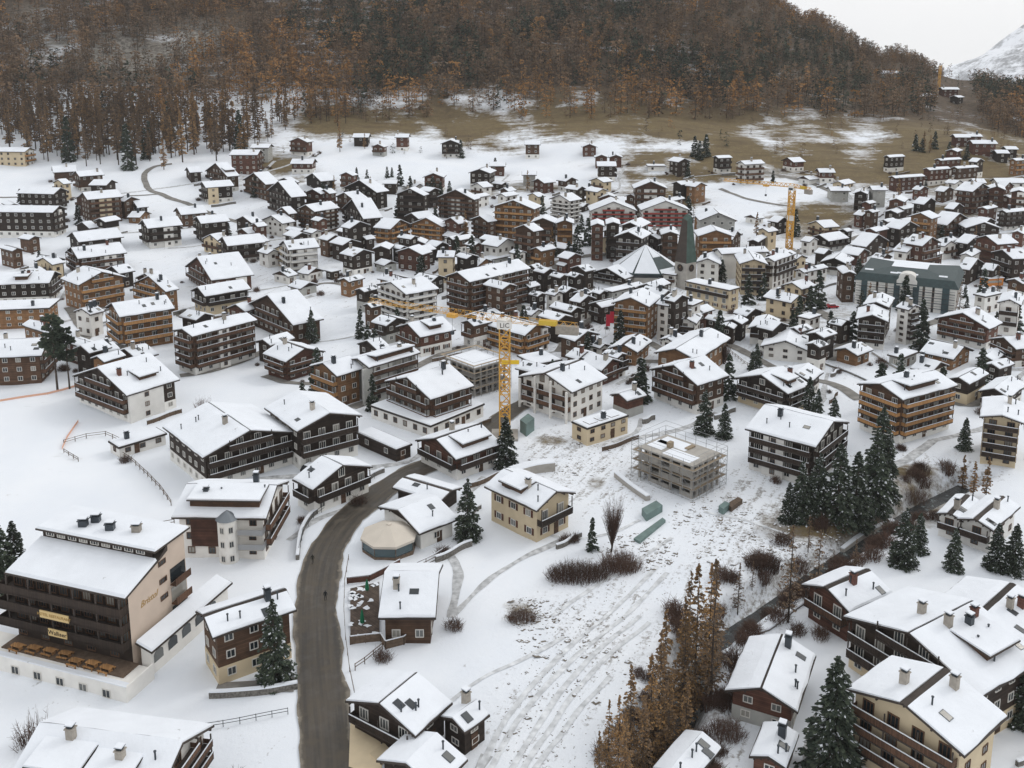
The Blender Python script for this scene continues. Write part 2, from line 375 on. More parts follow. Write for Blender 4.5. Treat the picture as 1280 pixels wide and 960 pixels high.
# ---------------------------------------------------------------- roads, paths and the river as sheets draped on the ground
def smooth_path(P, step):
    P = np.array(P, float); out = []
    Q = np.vstack([2 * P[0] - P[1], P, 2 * P[-1] - P[-2]])
    for i in range(1, len(Q) - 2):
        n = max(2, int(np.hypot(*(Q[i + 1] - Q[i])) / step))
        for k in range(n):
            s = k / n
            out.append(.5 * (2 * Q[i] + (Q[i + 1] - Q[i - 1]) * s + (2 * Q[i - 1] - 5 * Q[i] + 4 * Q[i + 1] - Q[i + 2]) * s * s + (3 * Q[i] - Q[i - 1] - 3 * Q[i + 1] + Q[i + 2]) * s ** 3))
    out.append(P[-1]); return np.array(out)
def ribbon(name, pts, width, mt, lift=.16, step=1.5, zfix=None, across=5, wob=0):
    P = smooth_path(pts, step); T = np.gradient(P, axis=0); T /= np.linalg.norm(T, axis=1)[:, None]; Nn = np.stack([-T[:, 1], T[:, 0]], 1)
    w = width if np.ndim(width) else np.full(len(P), width)
    V = []; nA_ = across
    for k in range(nA_):
        s = k / (nA_ - 1) - .5
        e = (fbm(P[:, 0] + 77 * k, P[:, 1], 5, 3) - .5) * wob if k in (0, nA_ - 1) else 0
        q = P + Nn * ((s * w + e)[:, None]); z = zt(q[:, 0], q[:, 1]) + lift if zfix is None else zfix(q[:, 0], q[:, 1])
        V.append(np.column_stack([q, z]))
    V = np.array(V); n = len(P); fs = [(a * n + i, a * n + i + 1, (a + 1) * n + i + 1, (a + 1) * n + i) for a in range(nA_ - 1) for i in range(n - 1)]
    me = bpy.data.meshes.new(name); me.from_pydata(V.reshape(-1, 3).tolist(), [], [f[::-1] for f in fs]); me.materials.append(mt)
    uv = me.uv_layers.new(name='UVMap'); 
    idx = np.zeros(len(me.loops), np.int32); me.loops.foreach_get('vertex_index', idx)
    uv.data.foreach_set('uv', np.stack([(idx // n) / (nA_ - 1), (idx % n) / n * len(P) * step / 10], 1).astype(np.float32).ravel())
    me.polygons.foreach_set('use_smooth', np.ones(len(me.polygons), bool)); me.update()
    return inst(name, me)
def gpts(L): return [at(a, b)[:2] for a, b in L]
rm = bpy.data.materials.new('wet_sanded_road'); rm.use_nodes = True; t = rm.node_tree; N = t.nodes.new; Lk = t.links.new; pb = t.nodes['Principled BSDF']
co = N('ShaderNodeTexCoord'); uvn = N('ShaderNodeUVMap'); uvn.uv_map = 'UVMap'; sx = N('ShaderNodeSeparateXYZ'); Lk(uvn.outputs['UV'], sx.inputs[0])
mp = N('ShaderNodeMapping'); mp.inputs['Scale'].default_value = (9, .5, 1); Lk(uvn.outputs['UV'], mp.inputs['Vector'])
trk = noise(1.0, 4, .6, mp.outputs['Vector']); nB = noise(.4, 7, .65); nC = noise(2.2, 5, .6)
edge = mth('ABSOLUTE', mth('SUBTRACT', sx.outputs[0], .5))
base = mixc(mr(trk, .38, .62), (.038, .032, .025), (.072, .058, .042)); base = mixc(mr(nB, .5, .7), base, (.088, .073, .054))
ef = mth('ADD', mr(edge, .34, .52), mth('MULTIPLY', mth('SUBTRACT', nB, .5), 1.6)); base = mixc(mr(ef, .45, .8), base, (.19, .165, .13)); base = mixc(mr(ef, .95, 1.15), base, (.70, .71, .72))
Lk(base, pb.inputs['Base Color']); Lk(mr(nB, .3, .7, .35, .8), pb.inputs['Roughness'])
bp = N('ShaderNodeBump'); bp.inputs['Strength'].default_value = .3; bp.inputs['Distance'].default_value = .05; Lk(nC, bp.inputs['Height']); Lk(bp.outputs['Normal'], pb.inputs['Normal'])
road = [(414, 1010), (408, 930), (402, 860), (398, 800), (397, 745), (404, 700), (422, 664), (452, 634), (487, 607), (522, 588), (560, 572), (600, 548)]
tag(ribbon('road', gpts(road), 6.6, rm, .2, wob=1.6, across=9), kind='structure')
tag(ribbon('street', gpts([(602, 546), (625, 525), (655, 505), (690, 487), (740, 468), (790, 450), (805, 425)]), 5.0, rm, .24, wob=1), kind='structure')
pm = mat('trodden_path', (.20, .19, .175), .85, noise=(.5, .3))
for pl, w in (([(215, 205), (195, 208), (182, 216), (181, 226), (188, 238), (208, 246), (240, 257), (268, 269), (320, 283)], 3.2), ([(-20, 246), (120, 246), (198, 243)], 1.6), ([(86, 384), (100, 403), (108, 420), (97, 433), (100, 448), (118, 463)], 3.6), ([(300, 378), (338, 374), (372, 362), (410, 354), (440, 360), (462, 374), (480, 384)], 2.0), ([(128, 384), (115, 408), (104, 424)], 3), ([(1068, 262), (1072, 270), (1066, 278), (1052, 286)], 2.5), ([(930, 205), (1000, 225), (1040, 240)], 4), ([(900, 236), (940, 250), (1000, 260)], 2.5), ([(270, 862), (370, 856)], 3), ([(805, 425), (830, 440), (842, 452), (800, 452)], 3), ([(690, 330), (720, 322), (760, 318), (800, 312)], 4), ([(645, 335), (690, 330), (700, 345), (735, 358), (752, 372), (745, 395), (720, 412), (700, 440)], 3.5), ([(560, 330), (600, 345), (650, 385), (690, 420), (760, 455)], 3.5), ([(850, 425), (900, 428), (940, 445), (985, 468), (1040, 480), (1075, 500)], 3), ([(985, 395), (1010, 385), (1040, 400), (1056, 425), (1035, 450)], 4), ([(1130, 425), (1150, 410), (1200, 395), (1230, 400)], 3.5), ([(1180, 500), (1210, 505), (1240, 495), (1280, 480)], 4), ([(360, 255), (395, 275), (420, 290), (470, 300), (540, 325)], 3), ([(880, 310), (930, 318), (990, 325), (1040, 340), (1065, 350)], 4), ([(1100, 285), (1060, 300), (1000, 312)], 3), ([(440, 510), (475, 495), (500, 470), (560, 440), (600, 430)], 3), ([(220, 395), (300, 385), (320, 380)], 3), ([(330, 470), (360, 478), (390, 480)], 2.5), ([(225, 470), (270, 462), (330, 440)], 3)):
    tag(ribbon('path', gpts(pl), w, pm, .14, wob=.8), kind='structure')
tm = mat('rutted_snow', (.58, .60, .62), .85, noise=(.8, .3))
for k, pl in enumerate(([(600, 962), (640, 890), (700, 820), (770, 760), (822, 708)], [(612, 964), (655, 892), (716, 824), (786, 766), (834, 716)], [(640, 962), (690, 880), (740, 820), (800, 770)], [(654, 962), (705, 884), (754, 826), (812, 778)], [(690, 770), (730, 742), (790, 706), (840, 672)], [(560, 880), (600, 850), (650, 826), (706, 796)], [(668, 962), (722, 890), (764, 846)], [(640, 650), (700, 672), (760, 668), (800, 650)], [(880, 640), (930, 650), (985, 668)])):
    tag(ribbon('vehicle_track', gpts(pl), .75, tm, .07, wob=.5, across=3), kind='structure')
wm = bpy.data.materials.new('dark_stream_water'); wm.use_nodes = True; t = wm.node_tree; N = t.nodes.new; Lk = t.links.new; pb = t.nodes['Principled BSDF']; co = N('ShaderNodeTexCoord')
nB = noise(.5, 7, .7); nC = noise(1.8, 5, .6)
Lk(mixc(mr(nB, .56, .66), mixc(nC, (.018, .022, .024), (.045, .046, .044)), (.30, .36, .36)), pb.inputs['Base Color']); pb.inputs['Roughness'].default_value = .25
bp = N('ShaderNodeBump'); bp.inputs['Strength'].default_value = .7; bp.inputs['Distance'].default_value = .3; Lk(nB, bp.inputs['Height']); Lk(bp.outputs['Normal'], pb.inputs['Normal'])
tag(ribbon('river_water', RIVER, 4.8, wm, 0, zfix=lambda x, y: np.full(np.shape(x), -4.3)), kind='structure')

# ---------------------------------------------------------------- far snowy mountain in the cloud
def mountain():
    xs = np.linspace(-0.1, 1.6, 220); ys = np.linspace(3300, 5600, 150)
    Y = np.repeat(ys[:, None], len(xs), 1); X = Y * xs[None]
    u = xs[None] * np.ones_like(Y)
    crest = np.interp(u, [(900 - 640) / F, (1120 - 640) / F, (1190 - 640) / F, (1230 - 640) / F, (1290 - 640) / F, 1.0, 1.6], [-300, -90, 50, 150, 260, 760, 1200])
    t = np.clip((Y - 3300) / 1500, 0, 1)
    Z = -500 + (crest + 500) * t ** .8 + (fbm(X, Y, 500, 6) - .5) * 190 * t + (fbm(X + Y * .6, Y * .3, 160, 4) - .5) * 110 * t
    Z = np.where(Y > 4800, Z - (Y - 4800) * .7, Z)
    nr, nc = X.shape; idx = np.arange(nr * nc).reshape(nr, nc)
    q = np.stack([idx[:-1, :-1], idx[:-1, 1:], idx[1:, 1:], idx[1:, :-1]], -1).reshape(-1, 4)
    me = bpy.data.meshes.new('mountain'); me.from_pydata(np.stack([X, Y, Z], -1).reshape(-1, 3).tolist(), [], q.tolist())
    me.polygons.foreach_set('use_smooth', np.ones(len(q), bool))
    m = bpy.data.materials.new('rock_and_snow'); m.use_nodes = True
    global t_, N, Lk, co
    t_ = m.node_tree; N = t_.nodes.new; Lk = t_.links.new; co = N('ShaderNodeTexCoord'); pb = t_.nodes['Principled BSDF']; pb.inputs['Roughness'].default_value = .9
    a = noise(.004, 9, .7); b = noise(.02, 8, .75)
    Lk(mixc(mr(mth('ADD', mth('MULTIPLY', a, .5), mth('MULTIPLY', b, .5)), .47, .56), (.82, .85, .90), (.22, .23, .25)), pb.inputs['Base Color'])
    me.materials.append(m); tag(inst('mountain', me), kind='structure')
mountain()
# ================================================================ houses
rnd = random.Random(7)
MUP = {'D': 'timD', 'B': 'timB', 'R': 'timR', 'H': 'timH', 'W': 'plW', 'C': 'plC', 'G': 'plG'}
MBAL = {'D': 'balD', 'B': 'balB', 'R': 'balB', 'H': 'balH', 'W': 'balB', 'C': 'balB', 'G': 'balD'}
def window_mesh(name, fr, mull=1):
    """unit window in the XZ plane facing -Y: frame bars and a recessed pane"""
    b = MB(); e = .09
    b.box(-.5, -.5 + e, -.07, .02, 0, 1); b.box(.5 - e, .5, -.07, .02, 0, 1)
    b.box(-.5 + e, .5 - e, -.07, .02, 1 - e, 1); b.box(-.5 + e, .5 - e, -.09, .02, 0, e)
    for i in range(mull):
        x = -.5 + (i + 1) / (mull + 1); b.box(x - .03, x + .03, -.05, .02, e, 1 - e)
    b.face([(-.5 + e, -.012, e), (.5 - e, -.012, e), (.5 - e, -.012, 1 - e), (-.5 + e, -.012, 1 - e)], 1)
    return b.mesh(name, [M[fr], M['glass']])
def shutter_window_mesh(name, fr, sh):
    b = MB(); e = .09
    b.box(-.5, -.5 + e, -.07, .02, 0, 1); b.box(.5 - e, .5, -.07, .02, 0, 1); b.box(-.5 + e, .5 - e, -.07, .02, 1 - e, 1); b.box(-.5 + e, .5 - e, -.09, .02, 0, e)
    b.box(-.03, .03, -.05, .02, e, 1 - e); b.face([(-.5 + e, -.012, e), (.5 - e, -.012, e), (.5 - e, -.012, 1 - e), (-.5 + e, -.012, 1 - e)], 1)
    for s in (-1, 1): b.box(min(s * .52, s * .93), max(s * .52, s * .93), -.05, .01, 0, 1, 2)
    return b.mesh(name, [M[fr], M['glass'], M[sh]])
WIN = {'w': window_mesh('pale_window', 'frmW'), 'b': window_mesh('brown_window', 'frmB'), 'ww': window_mesh('wide_pale_window', 'frmW', 2), 'bw': window_mesh('wide_brown_window', 'frmB', 2), 's': shutter_window_mesh('shuttered_window', 'frmW', 'timR')}
def chimney_mesh(name, m):
    b = MB(); b.box(-.45, .45, -.4, .4, -1.2, 1.5); b.box(-.55, .55, -.5, .5, 1.5, 1.62); b.box(-.32, .32, -.28, .28, 1.62, 1.95, 1); b.box(-.48, .48, -.43, .43, 1.95, 2.0, 1); b.box(-.44, .44, -.40, .40, 2.0, 2.16, 2)
    return b.mesh(name, [M[m], M['metal'], M['snow']])
CHIM = [chimney_mesh('rendered_chimney', 'stone'), chimney_mesh('metal_chimney', 'metal'), chimney_mesh('brick_chimney', 'brick')]
pv = MB(); pv.lathe([(.11, -.6), (.11, 1.1), (.17, 1.1), (.17, 1.22), (0, 1.25)], 8); PIPE = pv.mesh('vent_pipe', [M['metal']])
sv = MB(); sv.box(-.5, .5, -.7, .7, 0, .16); sv.face([(-.42, -.62, .165), (.42, -.62, .165), (.42, .62, .165), (-.42, .62, .165)], 1); SKYL = sv.mesh('skylight', [M['metal'], M['glass']])
HOUSES = []
YC = {}                                             # (xm, y): photo row of the far right eave corner, fixes the heading
HP = {}                                             # (xm, y) of an eave corner: wall height in photo pixels, storeys
def solve(xl, xm, xr, y, beta, H, L=None, W_=None):
    P = at(xm, y, H); d = P - np.array([0, 0, HC]); df = d[1] * cT - d[2] * sT
    def ext(x, a):
        q = F * math.cos(a) - (x - 640) * math.sin(a) * cT
        return ((x - 640) * df - F * d[0]) / q
    va = math.atan2(P[1], P[0])
    l0, w0 = L, W_
    if L is None: L = ext(xr, beta) if xr is not None else 12
    if W_ is None: W_ = ext(xl, beta + math.pi / 2) if xl is not None else 12
    if l0 is None and abs(math.sin(va - beta)) < .3: L = 13 if L < 0 else min(L, max(13, .9 * W_))
    if w0 is None and abs(math.sin(va - beta - math.pi / 2)) < .3: W_ = 13 if W_ < 0 else min(W_, max(13, .9 * L))
    return P, min(max(L, 4.5), 48), min(max(W_, 4.5), 48), F / df
def roof_parts(root, g, L, W_, H, p, o, near, seams, r, dorm, nchim, flat=False, snowy=.34):
    """roof slab with fascia, then its snow, chimneys, dormers and pipes as sub-parts"""
    S, T = (W_ / 2, L / 2) if g == 'L' else (L / 2, W_ / 2)
    def P(s, t, z): return (t, s, z) if g == 'L' else (s, t, z)
    tn = math.tan(p); top = H + S * tn
    b = MB()
    def prism(prof, t0, t1, m=0, inset=0, ztop=None):
        A = [P(s, t0, z) for s, z in prof]; B_ = [P(s, t1, z) for s, z in prof]
        n = len(prof)
        flip = g == 'L'
        for i in range(n):
            j = (i + 1) % n; q = [A[i], A[j], B_[j], B_[i]]; b.face(q if flip else q[::-1], m)
        b.face(A[::-1] if flip else A, m); b.face(B_ if flip else B_[::-1], m)
    th = .26
    prism([(-S, H - th), (0, top - th), (S, H - th), (S, H), (0, top), (-S, H)], -T, T)
    if near:
        for s in np.linspace(-S + .6, S - .6, 5):                     # purlin ends under the gable overhang
            z = top - abs(s) * tn - th - .02
            for e in (-1, 1):
                t0, t1 = sorted((e * (T - .12), e * (T - o - .3))); x0 = P(s - .1, t0, 0); x1 = P(s + .1, t1, 0)
                b.box(min(x0[0], x1[0]), max(x0[0], x1[0]), min(x0[1], x1[1]), max(x0[1], x1[1]), z - .28, z)
    roof = b.build('roof', M['fascia'], root)
    # snow: two slabs with softened rims, sometimes parted along the ridge
    sb = MB(); th = snowy; e = .10; gap = (.16 if r.random() < .75 else .5) if seams else 0.
    for sg in (-1, 1):
        k = max(2, int(2 * T / 1.3)) if near else 2; kr = max(3, int(S / 1.2)) if near else 1
        ts = np.linspace(-T + e, T - e, k + 1)
        ph = r.uniform(0, 50)
        def q(s, t, dz): return P(sg * s, t, H + (S - s) * tn + dz)
        G = []
        for a in range(kr + 2):
            row = []
            for t in ts:
                if a == 0: s, dz = S - e + (float(fbm(t + ph, sg * 9, 2.5, 2)) - .5) * .34 * near, th * .45
                else: s = (S - e - .22) * (1 - (a - 1) / kr) + gap * (a - 1) / kr; dz = th + (float(fbm(t + ph, s + sg * 40, 3.0, 3)) - .5) * .20 * near - (.16 * near if a == kr + 1 else 0) * (1 if gap else 0)
                edge = t in (ts[0], ts[-1])
                if edge and a: dz *= .72
                row.append((s, t, dz))
            G.append(row)
        fl = (g == 'L') == (sg > 0)
        def F_(pts): f = [q(*p) for p in pts]; sb.face(f if not fl else f[::-1])
        for a in range(kr + 1):
            for i in range(k): F_([G[a][i], G[a][i + 1], G[a + 1][i + 1], G[a + 1][i]])
        for i in range(k): F_([(G[0][i][0], G[0][i][1], .01), (G[0][i + 1][0], G[0][i + 1][1], .01), G[0][i + 1], G[0][i]])
        if gap:
            for i in range(k): F_([G[-1][i], G[-1][i + 1], (gap, G[-1][i + 1][1], .01), (gap, G[-1][i][1], .01)])
        for i, o_ in ((0, 0), (k, 1)):
            for a in range(kr + 1):
                f = [(G[a + 1][i][0], G[a + 1][i][1], .01), (G[a][i][0], G[a][i][1], .01), G[a][i], G[a + 1][i]]; F_(f if not o_ else f[::-1])
    sb.build('snow_layer', M['snow'], roof)
    vis = -1                                                           # slope towards the near corner
    for i in range(nchim):
        s = r.uniform(.12, .45) * S * (vis if r.random() < .75 else 1); t = r.uniform(-.7, .7) * T
        inst('chimney', CHIM[r.choice([0, 0, 1, 1, 2] if near else [0, 1])], roof, P(s, t, top - abs(s) * tn + .25), (0, 0, r.choice([0, R(90)])))
    if near:
        for i in range(r.choice([1, 2, 3])):
            s = r.uniform(.2, .85) * S * vis; t = r.uniform(-.85, .85) * T
            inst('vent_pipe', PIPE, roof, P(s, t, top - abs(s) * tn + .2))
        for i in range(r.choice([0, 1, 1, 2])):
            s = r.uniform(.3, .8) * S * vis; t = r.uniform(-.8, .8) * T
            inst('skylight', SKYL, roof, P(s, t, top - abs(s) * tn + .24), (p, 0, 0) if g == 'L' else (0, -p, 0))
    for (t, w, hh) in dorm:
        s0 = -.72 * S; t0 = t * T; z0 = top - abs(s0) * tn; z1 = z0 + hh; s1 = -max(.04 * S, (top - z1 - .12 * S * tn) / tn * 1.0) if z1 < top else -.05 * S
        zr = top - abs(s1) * tn + .12
        d = MB()
        def hx(sa, sb_, ta, tb, zb0, zb1, zt0, zt1, m):
            c = [(sa, ta, zb0), (sa, tb, zb0), (sb_, tb, zb1), (sb_, ta, zb1), (sa, ta, zt0), (sa, tb, zt0), (sb_, tb, zt1), (sb_, ta, zt1)]
            c = [P(*q) for q in c]
            if g == 'R': pass
            d.hexa(c if g == 'L' else c, m)
        hx(s0, s1, t0 - w / 2, t0 + w / 2, z0 - .6, zr - .8, z1, zr, 0)
        hx(s0 - .6, s1 + .1, t0 - w / 2 - .35, t0 + w / 2 + .35, z1 - .05, zr + .02, z1 + .14, zr + .2, 1)
        hx(s0 - .5, s1, t0 - w / 2 - .27, t0 + w / 2 + .27, z1 + .145, zr + .205, z1 + .42, zr + .46, 2)
        dd = d.build('dormer', [M['timB'], M['fascia'], M['snow']], roof)
        dd.data.validate()
    return top
def fix_normals(me):
    import bmesh
    bm = bmesh.new(); bm.from_mesh(me); bmesh.ops.recalc_face_normals(bm, faces=bm.faces); bm.to_mesh(me); bm.free()
def house(xl, xm, xr, y, n, beta, g, style, bal='', label='', cat=None, L=None, W_=None, H=None, pitch=None, dorm=(), chim=None, bm=None, wins=True, near=None, tower=None, balf=None, name=None, seam=None, over=None, ws=None, snowy=.34, band=None):
    r = random.Random(int(xm * 31 + y * 17))
    b = R(beta)
    if (xm, y) in HP:
        hp, n = HP[(xm, y)]; H = 8.0
        for _ in range(3):
            q = at(xm, y, H); H = hp * (q[1] * cT - (q[2] - HC) * sT) / F / cT
    elif n >= 3 and y > 300: n = n - .5
    H = H or n * 2.8 + .2
    if (xm, y) in YC:
        zpl = at(xm, y, H)[2]; p0, p1 = flat_at(xm, y, zpl), flat_at(xr, YC[(xm, y)], zpl); b = math.atan2(p1[1] - p0[1], p1[0] - p0[0])
        q = at(xm, y, H)
        if g != 'flat' and xm != 333: b = max(b, math.atan2(q[1], q[0]) - math.pi / 2 + R(15))
    n = max(1, int(n + .35)); sh = (H - .1) / n
    P, L, W_, sc = solve(xl, xm, xr, y, b, H, L, W_)
    near = sc > 3.3 if near is None else near
    mid = sc > 2.3
    cb, sb = math.cos(b), math.sin(b)
    cx = P[0] + L / 2 * cb - W_ / 2 * sb; cy_ = P[1] + L / 2 * sb + W_ / 2 * cb
    z0 = P[2] - H
    up = style[0]; nb, lo = (int(style[1]), style[2]) if len(style) == 3 else (0, up)
    noun = name or ('timber_barn' if n <= 2 and up == 'D' and not bal else 'chalet' if n <= 3 else 'apartment_house')
    root = empty(noun, (cx, cy_, z0), b)
    o = over if over is not None else min(.95, .11 * min(L, W_))
    p = R(pitch if pitch is not None else r.uniform(19, 23))
    flat = g == 'flat'
    # ---- walls
    hx, hy = L / 2 - o, W_ / 2 - o
    hb = nb * sh if nb < n else H
    wb = MB()
    S, T = (hy, hx) if g == 'L' else (hx, hy)
    tn = math.tan(p); wt = H + o * tn - .28 if not flat else H - .1
    def Q(s, t, z): return (t, s, z) if g == 'L' else (s, t, z)
    if nb: wb.box(-hx - .06, hx + .06, -hy - .06, hy + .06, -4, hb, 1)
    zb = hb if nb else -4
    if flat: wb.box(-hx, hx, -hy, hy, zb + (.002 if nb else 0), wt, 0)
    else:
        rt = wt + S * tn
        A = [Q(-S, -T, zb), Q(S, -T, zb), Q(S, -T, wt), Q(0, -T, rt), Q(-S, -T, wt)]; B_ = [Q(-S, T, zb), Q(S, T, zb), Q(S, T, wt), Q(0, T, rt), Q(-S, T, wt)]
        fl = g == 'L'
        wb.face(A if not fl else A[::-1]); wb.face(B_[::-1] if not fl else B_)
        for i, j in ((4, 0), (1, 2)):
            q = [A[i], A[j], B_[j], B_[i]]; wb.face(q if not fl else q[::-1])
    wall = wb.build('wall', [M[MUP[up]], M[MUP[lo]]], root)
    # ---- roof
    nch = (r.choice([1, 1, 2]) if near else r.choice([0, 1, 1])) if chim is None else chim
    if n <= 2 and up == 'D' and chim is None: nch = 0
    if flat:
        fb = MB(); fb.box(-L / 2, L / 2, -W_ / 2, W_ / 2, H - .1, H + .28, 0); rf = fb.build('roof', M['fascia'], root)
        sb_ = MB(); sb_.hexa([(-L / 2 + .2, -W_ / 2 + .2, H + .285), (L / 2 - .2, -W_ / 2 + .2, H + .285), (L / 2 - .2, W_ / 2 - .2, H + .285), (-L / 2 + .2, W_ / 2 - .2, H + .285), (-L / 2 + .4, -W_ / 2 + .4, H + .5), (L / 2 - .4, -W_ / 2 + .4, H + .5), (L / 2 - .4, W_ / 2 - .4, H + .5), (-L / 2 + .4, W_ / 2 - .4, H + .5)])
        sb_.build('snow_layer', M['snow'], rf)
        for i in range(nch): inst('chimney', CHIM[1], rf, (r.uniform(-.3, .3) * L, r.uniform(-.3, .3) * W_, H + .3))
        topz = H
    else:
        topz = roof_parts(root, g, L, W_, H, p, o, near, (r.random() < .5) if seam is None else seam, r, dorm, nch, snowy=snowy)
    # ---- windows, balconies
    faces = [('L', -hx, hy), ('R', -hy, hx)]
    if near or mid: faces += [('F', hx, hy), ('K', hy, hx)]
    wk = ws or ('b' if up in 'WC' else 'w')
    balm = M[bm or MBAL[up]]
    fw = max(1.0, 2.0 / max(sc, .5) * .55)                              # far windows read a little larger
    count = 0
    for key, off, half in faces:
        gable = (key in 'LF') == (g == 'L') and not flat
        rot = {'L': R(-90), 'R': 0, 'F': R(90), 'K': R(180)}[key]
        def W3(u, z, d=0.):                                            # u along the face seen from outside, d out of the wall
            if key == 'L': return (off - d, -u, z)
            if key == 'R': return (u, off - d, z)
            if key == 'F': return (off + d, u, z)
            return (-u, off + d, z)
        length = 2 * half
        hasb = key in bal
        nfl = n + (1 if gable and S * tn > 2.3 and wins else 0)
        for fl_ in range(nfl):
            zf = fl_ * sh + .1
            wfl = length
            if fl_ >= n: wfl = max(2.5, length * .42)
            ex = .06 if fl_ < nb else 0
            nw = max(1, int(wfl / (3.0 if near else 3.4)))
            if up == 'D' and n <= 2 and not bal: nw = max(1, nw // 2)
            door = hasb and fl_ >= 1
            if wins:
                for i in range(nw):
                    if count > 90: break
                    if r.random() < .10 and not near: continue
                    u = -wfl / 2 + (i + .5) * wfl / nw + (r.uniform(-.15, .15) if near else 0)
                    if tower and tower[0] == key and abs(u - tower[1] * half) < tower[2] / 2 + .5: continue
                    ww, wh, zz = (1.5, min(2.05, .76 * sh), .1) if door else (1.25, min(1.3, .48 * sh), min(.95, .34 * sh))
                    if zf + zz + wh > wt - .15 and not gable: wh = max(.7, wt - .15 - zf - zz)
                    inst('window', WIN[wk if not door else wk[0].replace('s', 'w') + 'w'], root, W3(u, zf + zz, ex + .03), (0, 0, rot), (ww * min(fw, 1.5), 1, wh)); count += 1
            if hasb and fl_ >= 1 and (balf is None or fl_ in balf):
                bw = length * .97 if fl_ < n else length * .5
                if fl_ >= n and S * tn < 2.6: continue
                dpt = 1.25; ph = min(1.0, .40 * sh); m = MB()
                def bx(u0, u1, d0, d1, za, zb_, mi=0):
                    a, c = W3(u0, za, d0), W3(u1, zb_, d1)
                    m.box(min(a[0], c[0]), max(a[0], c[0]), min(a[1], c[1]), max(a[1], c[1]), za, zb_, mi)
                bx(-bw / 2, bw / 2, ex + .01, dpt, zf - .2, zf - .02, 1)
                bx(-bw / 2, bw / 2, dpt - .08, dpt, zf + .06, zf + ph)
                bx(-bw / 2, -bw / 2 + .07, ex + .01, dpt - .081, zf + .06, zf + ph); bx(bw / 2 - .07, bw / 2, ex + .01, dpt - .081, zf + .06, zf + ph)
                bx(-bw / 2 - .02, bw / 2 + .02, dpt - .11, dpt + .03, zf + ph + .003, zf + ph + .07, 1)
                if near:
                    k = max(2, int(bw / 4) + 1)
                    for i in range(k):
                        u = -bw / 2 + .1 + i * (bw - .2) / (k - 1)
                        bx(u - .07, u + .07, dpt - .26, dpt - .115, zf, zf + sh - .21, 1)
                    bx(-bw / 2 + .05, bw / 2 - .05, dpt - .10, dpt + .02, zf + ph + .072, zf + ph + .15, 2)
                m.build('balcony', [balm, M['fascia'], M['snow']], root)
        if tower and tower[0] == key:
            tu, tw = tower[1] * half, tower[2]; m = MB(); a, c = W3(tu - tw / 2, -3, .02), W3(tu + tw / 2, 0, .75)
            m.box(min(a[0], c[0]), max(a[0], c[0]), min(a[1], c[1]), max(a[1], c[1]), -3, min(wt + .2, H - .2) if not gable else wt + .3)
            tt = m.build('stair_tower', M[MUP[tower[3]]], root)
            for fl_ in range(n):
                inst('window', WIN['b'], tt, W3(tu, fl_ * sh + .35 * sh, .78), (0, 0, rot), (1.1, 1, 1.1))
    if near and wins:                                                    # street door on the near faces
        m = MB(); m.box(-.55, .55, -.06, .05, 0, 2.05); m.box(-.62, .62, -.03, .04, 2.05, 2.15)
        m.build('door', M['timB' if lo != 'B' else 'timD'], root, (hx * r.uniform(-.3, .3), -hy - (.07 if nb else .03), .02))
    HOUSES.append(dict(o=root, x=(xl if xl is not None else xm - 10, xm, xr if xr is not None else xm + 6), y=y, n=n, style=style, label=label, sc=sc, L=L, W=W_, H=H, top=topz, noun=noun, cat=cat, bal=bal, fp=(cx, cy_, b)))
    return HOUSES[-1]
YC.update({(149,397):388.5,(158,495):474.5,(98,357):346.5,(264,351):343.5,(256,371):361,(97,324):318,(184,286):283.4,(251,280):277.4,(284,308):304.5,(360,313):310.3,(507.5,368.7):361,(366,407):399,(357,453):439.2,(421,471):461,(461,460):441,
(525,422):412.5,(538,500):482.5,(570,575.5):555,(656,420):410,(715,491):472.5,(872,482.5):470,(1128.7,500.6):482,(253,573):540.5,(371,540):519.6,(265,798):768.5,(671,639):616,(524,668):648.7,(519,921):878.7,(997.5,891):802.5,(1206,946):896,(985,493):481.5,
(1237,412):404,(989,379):373,(912,364):360,(968,327):317,(1072,445):437.3,(109,250):247,(99,221):219.6,(257,235):234,(364,247):245.1,(393,265):260,(454,274):272,(353,280):277,(442,250):247.4,(781,349):344,(1225,873):825,(1247,306):304,(1266,324):323,(1165,274):270.6,(1153,308):303,
(1030,285):283.4,(1270,437):435,(240,421):400,(1062,767):742})
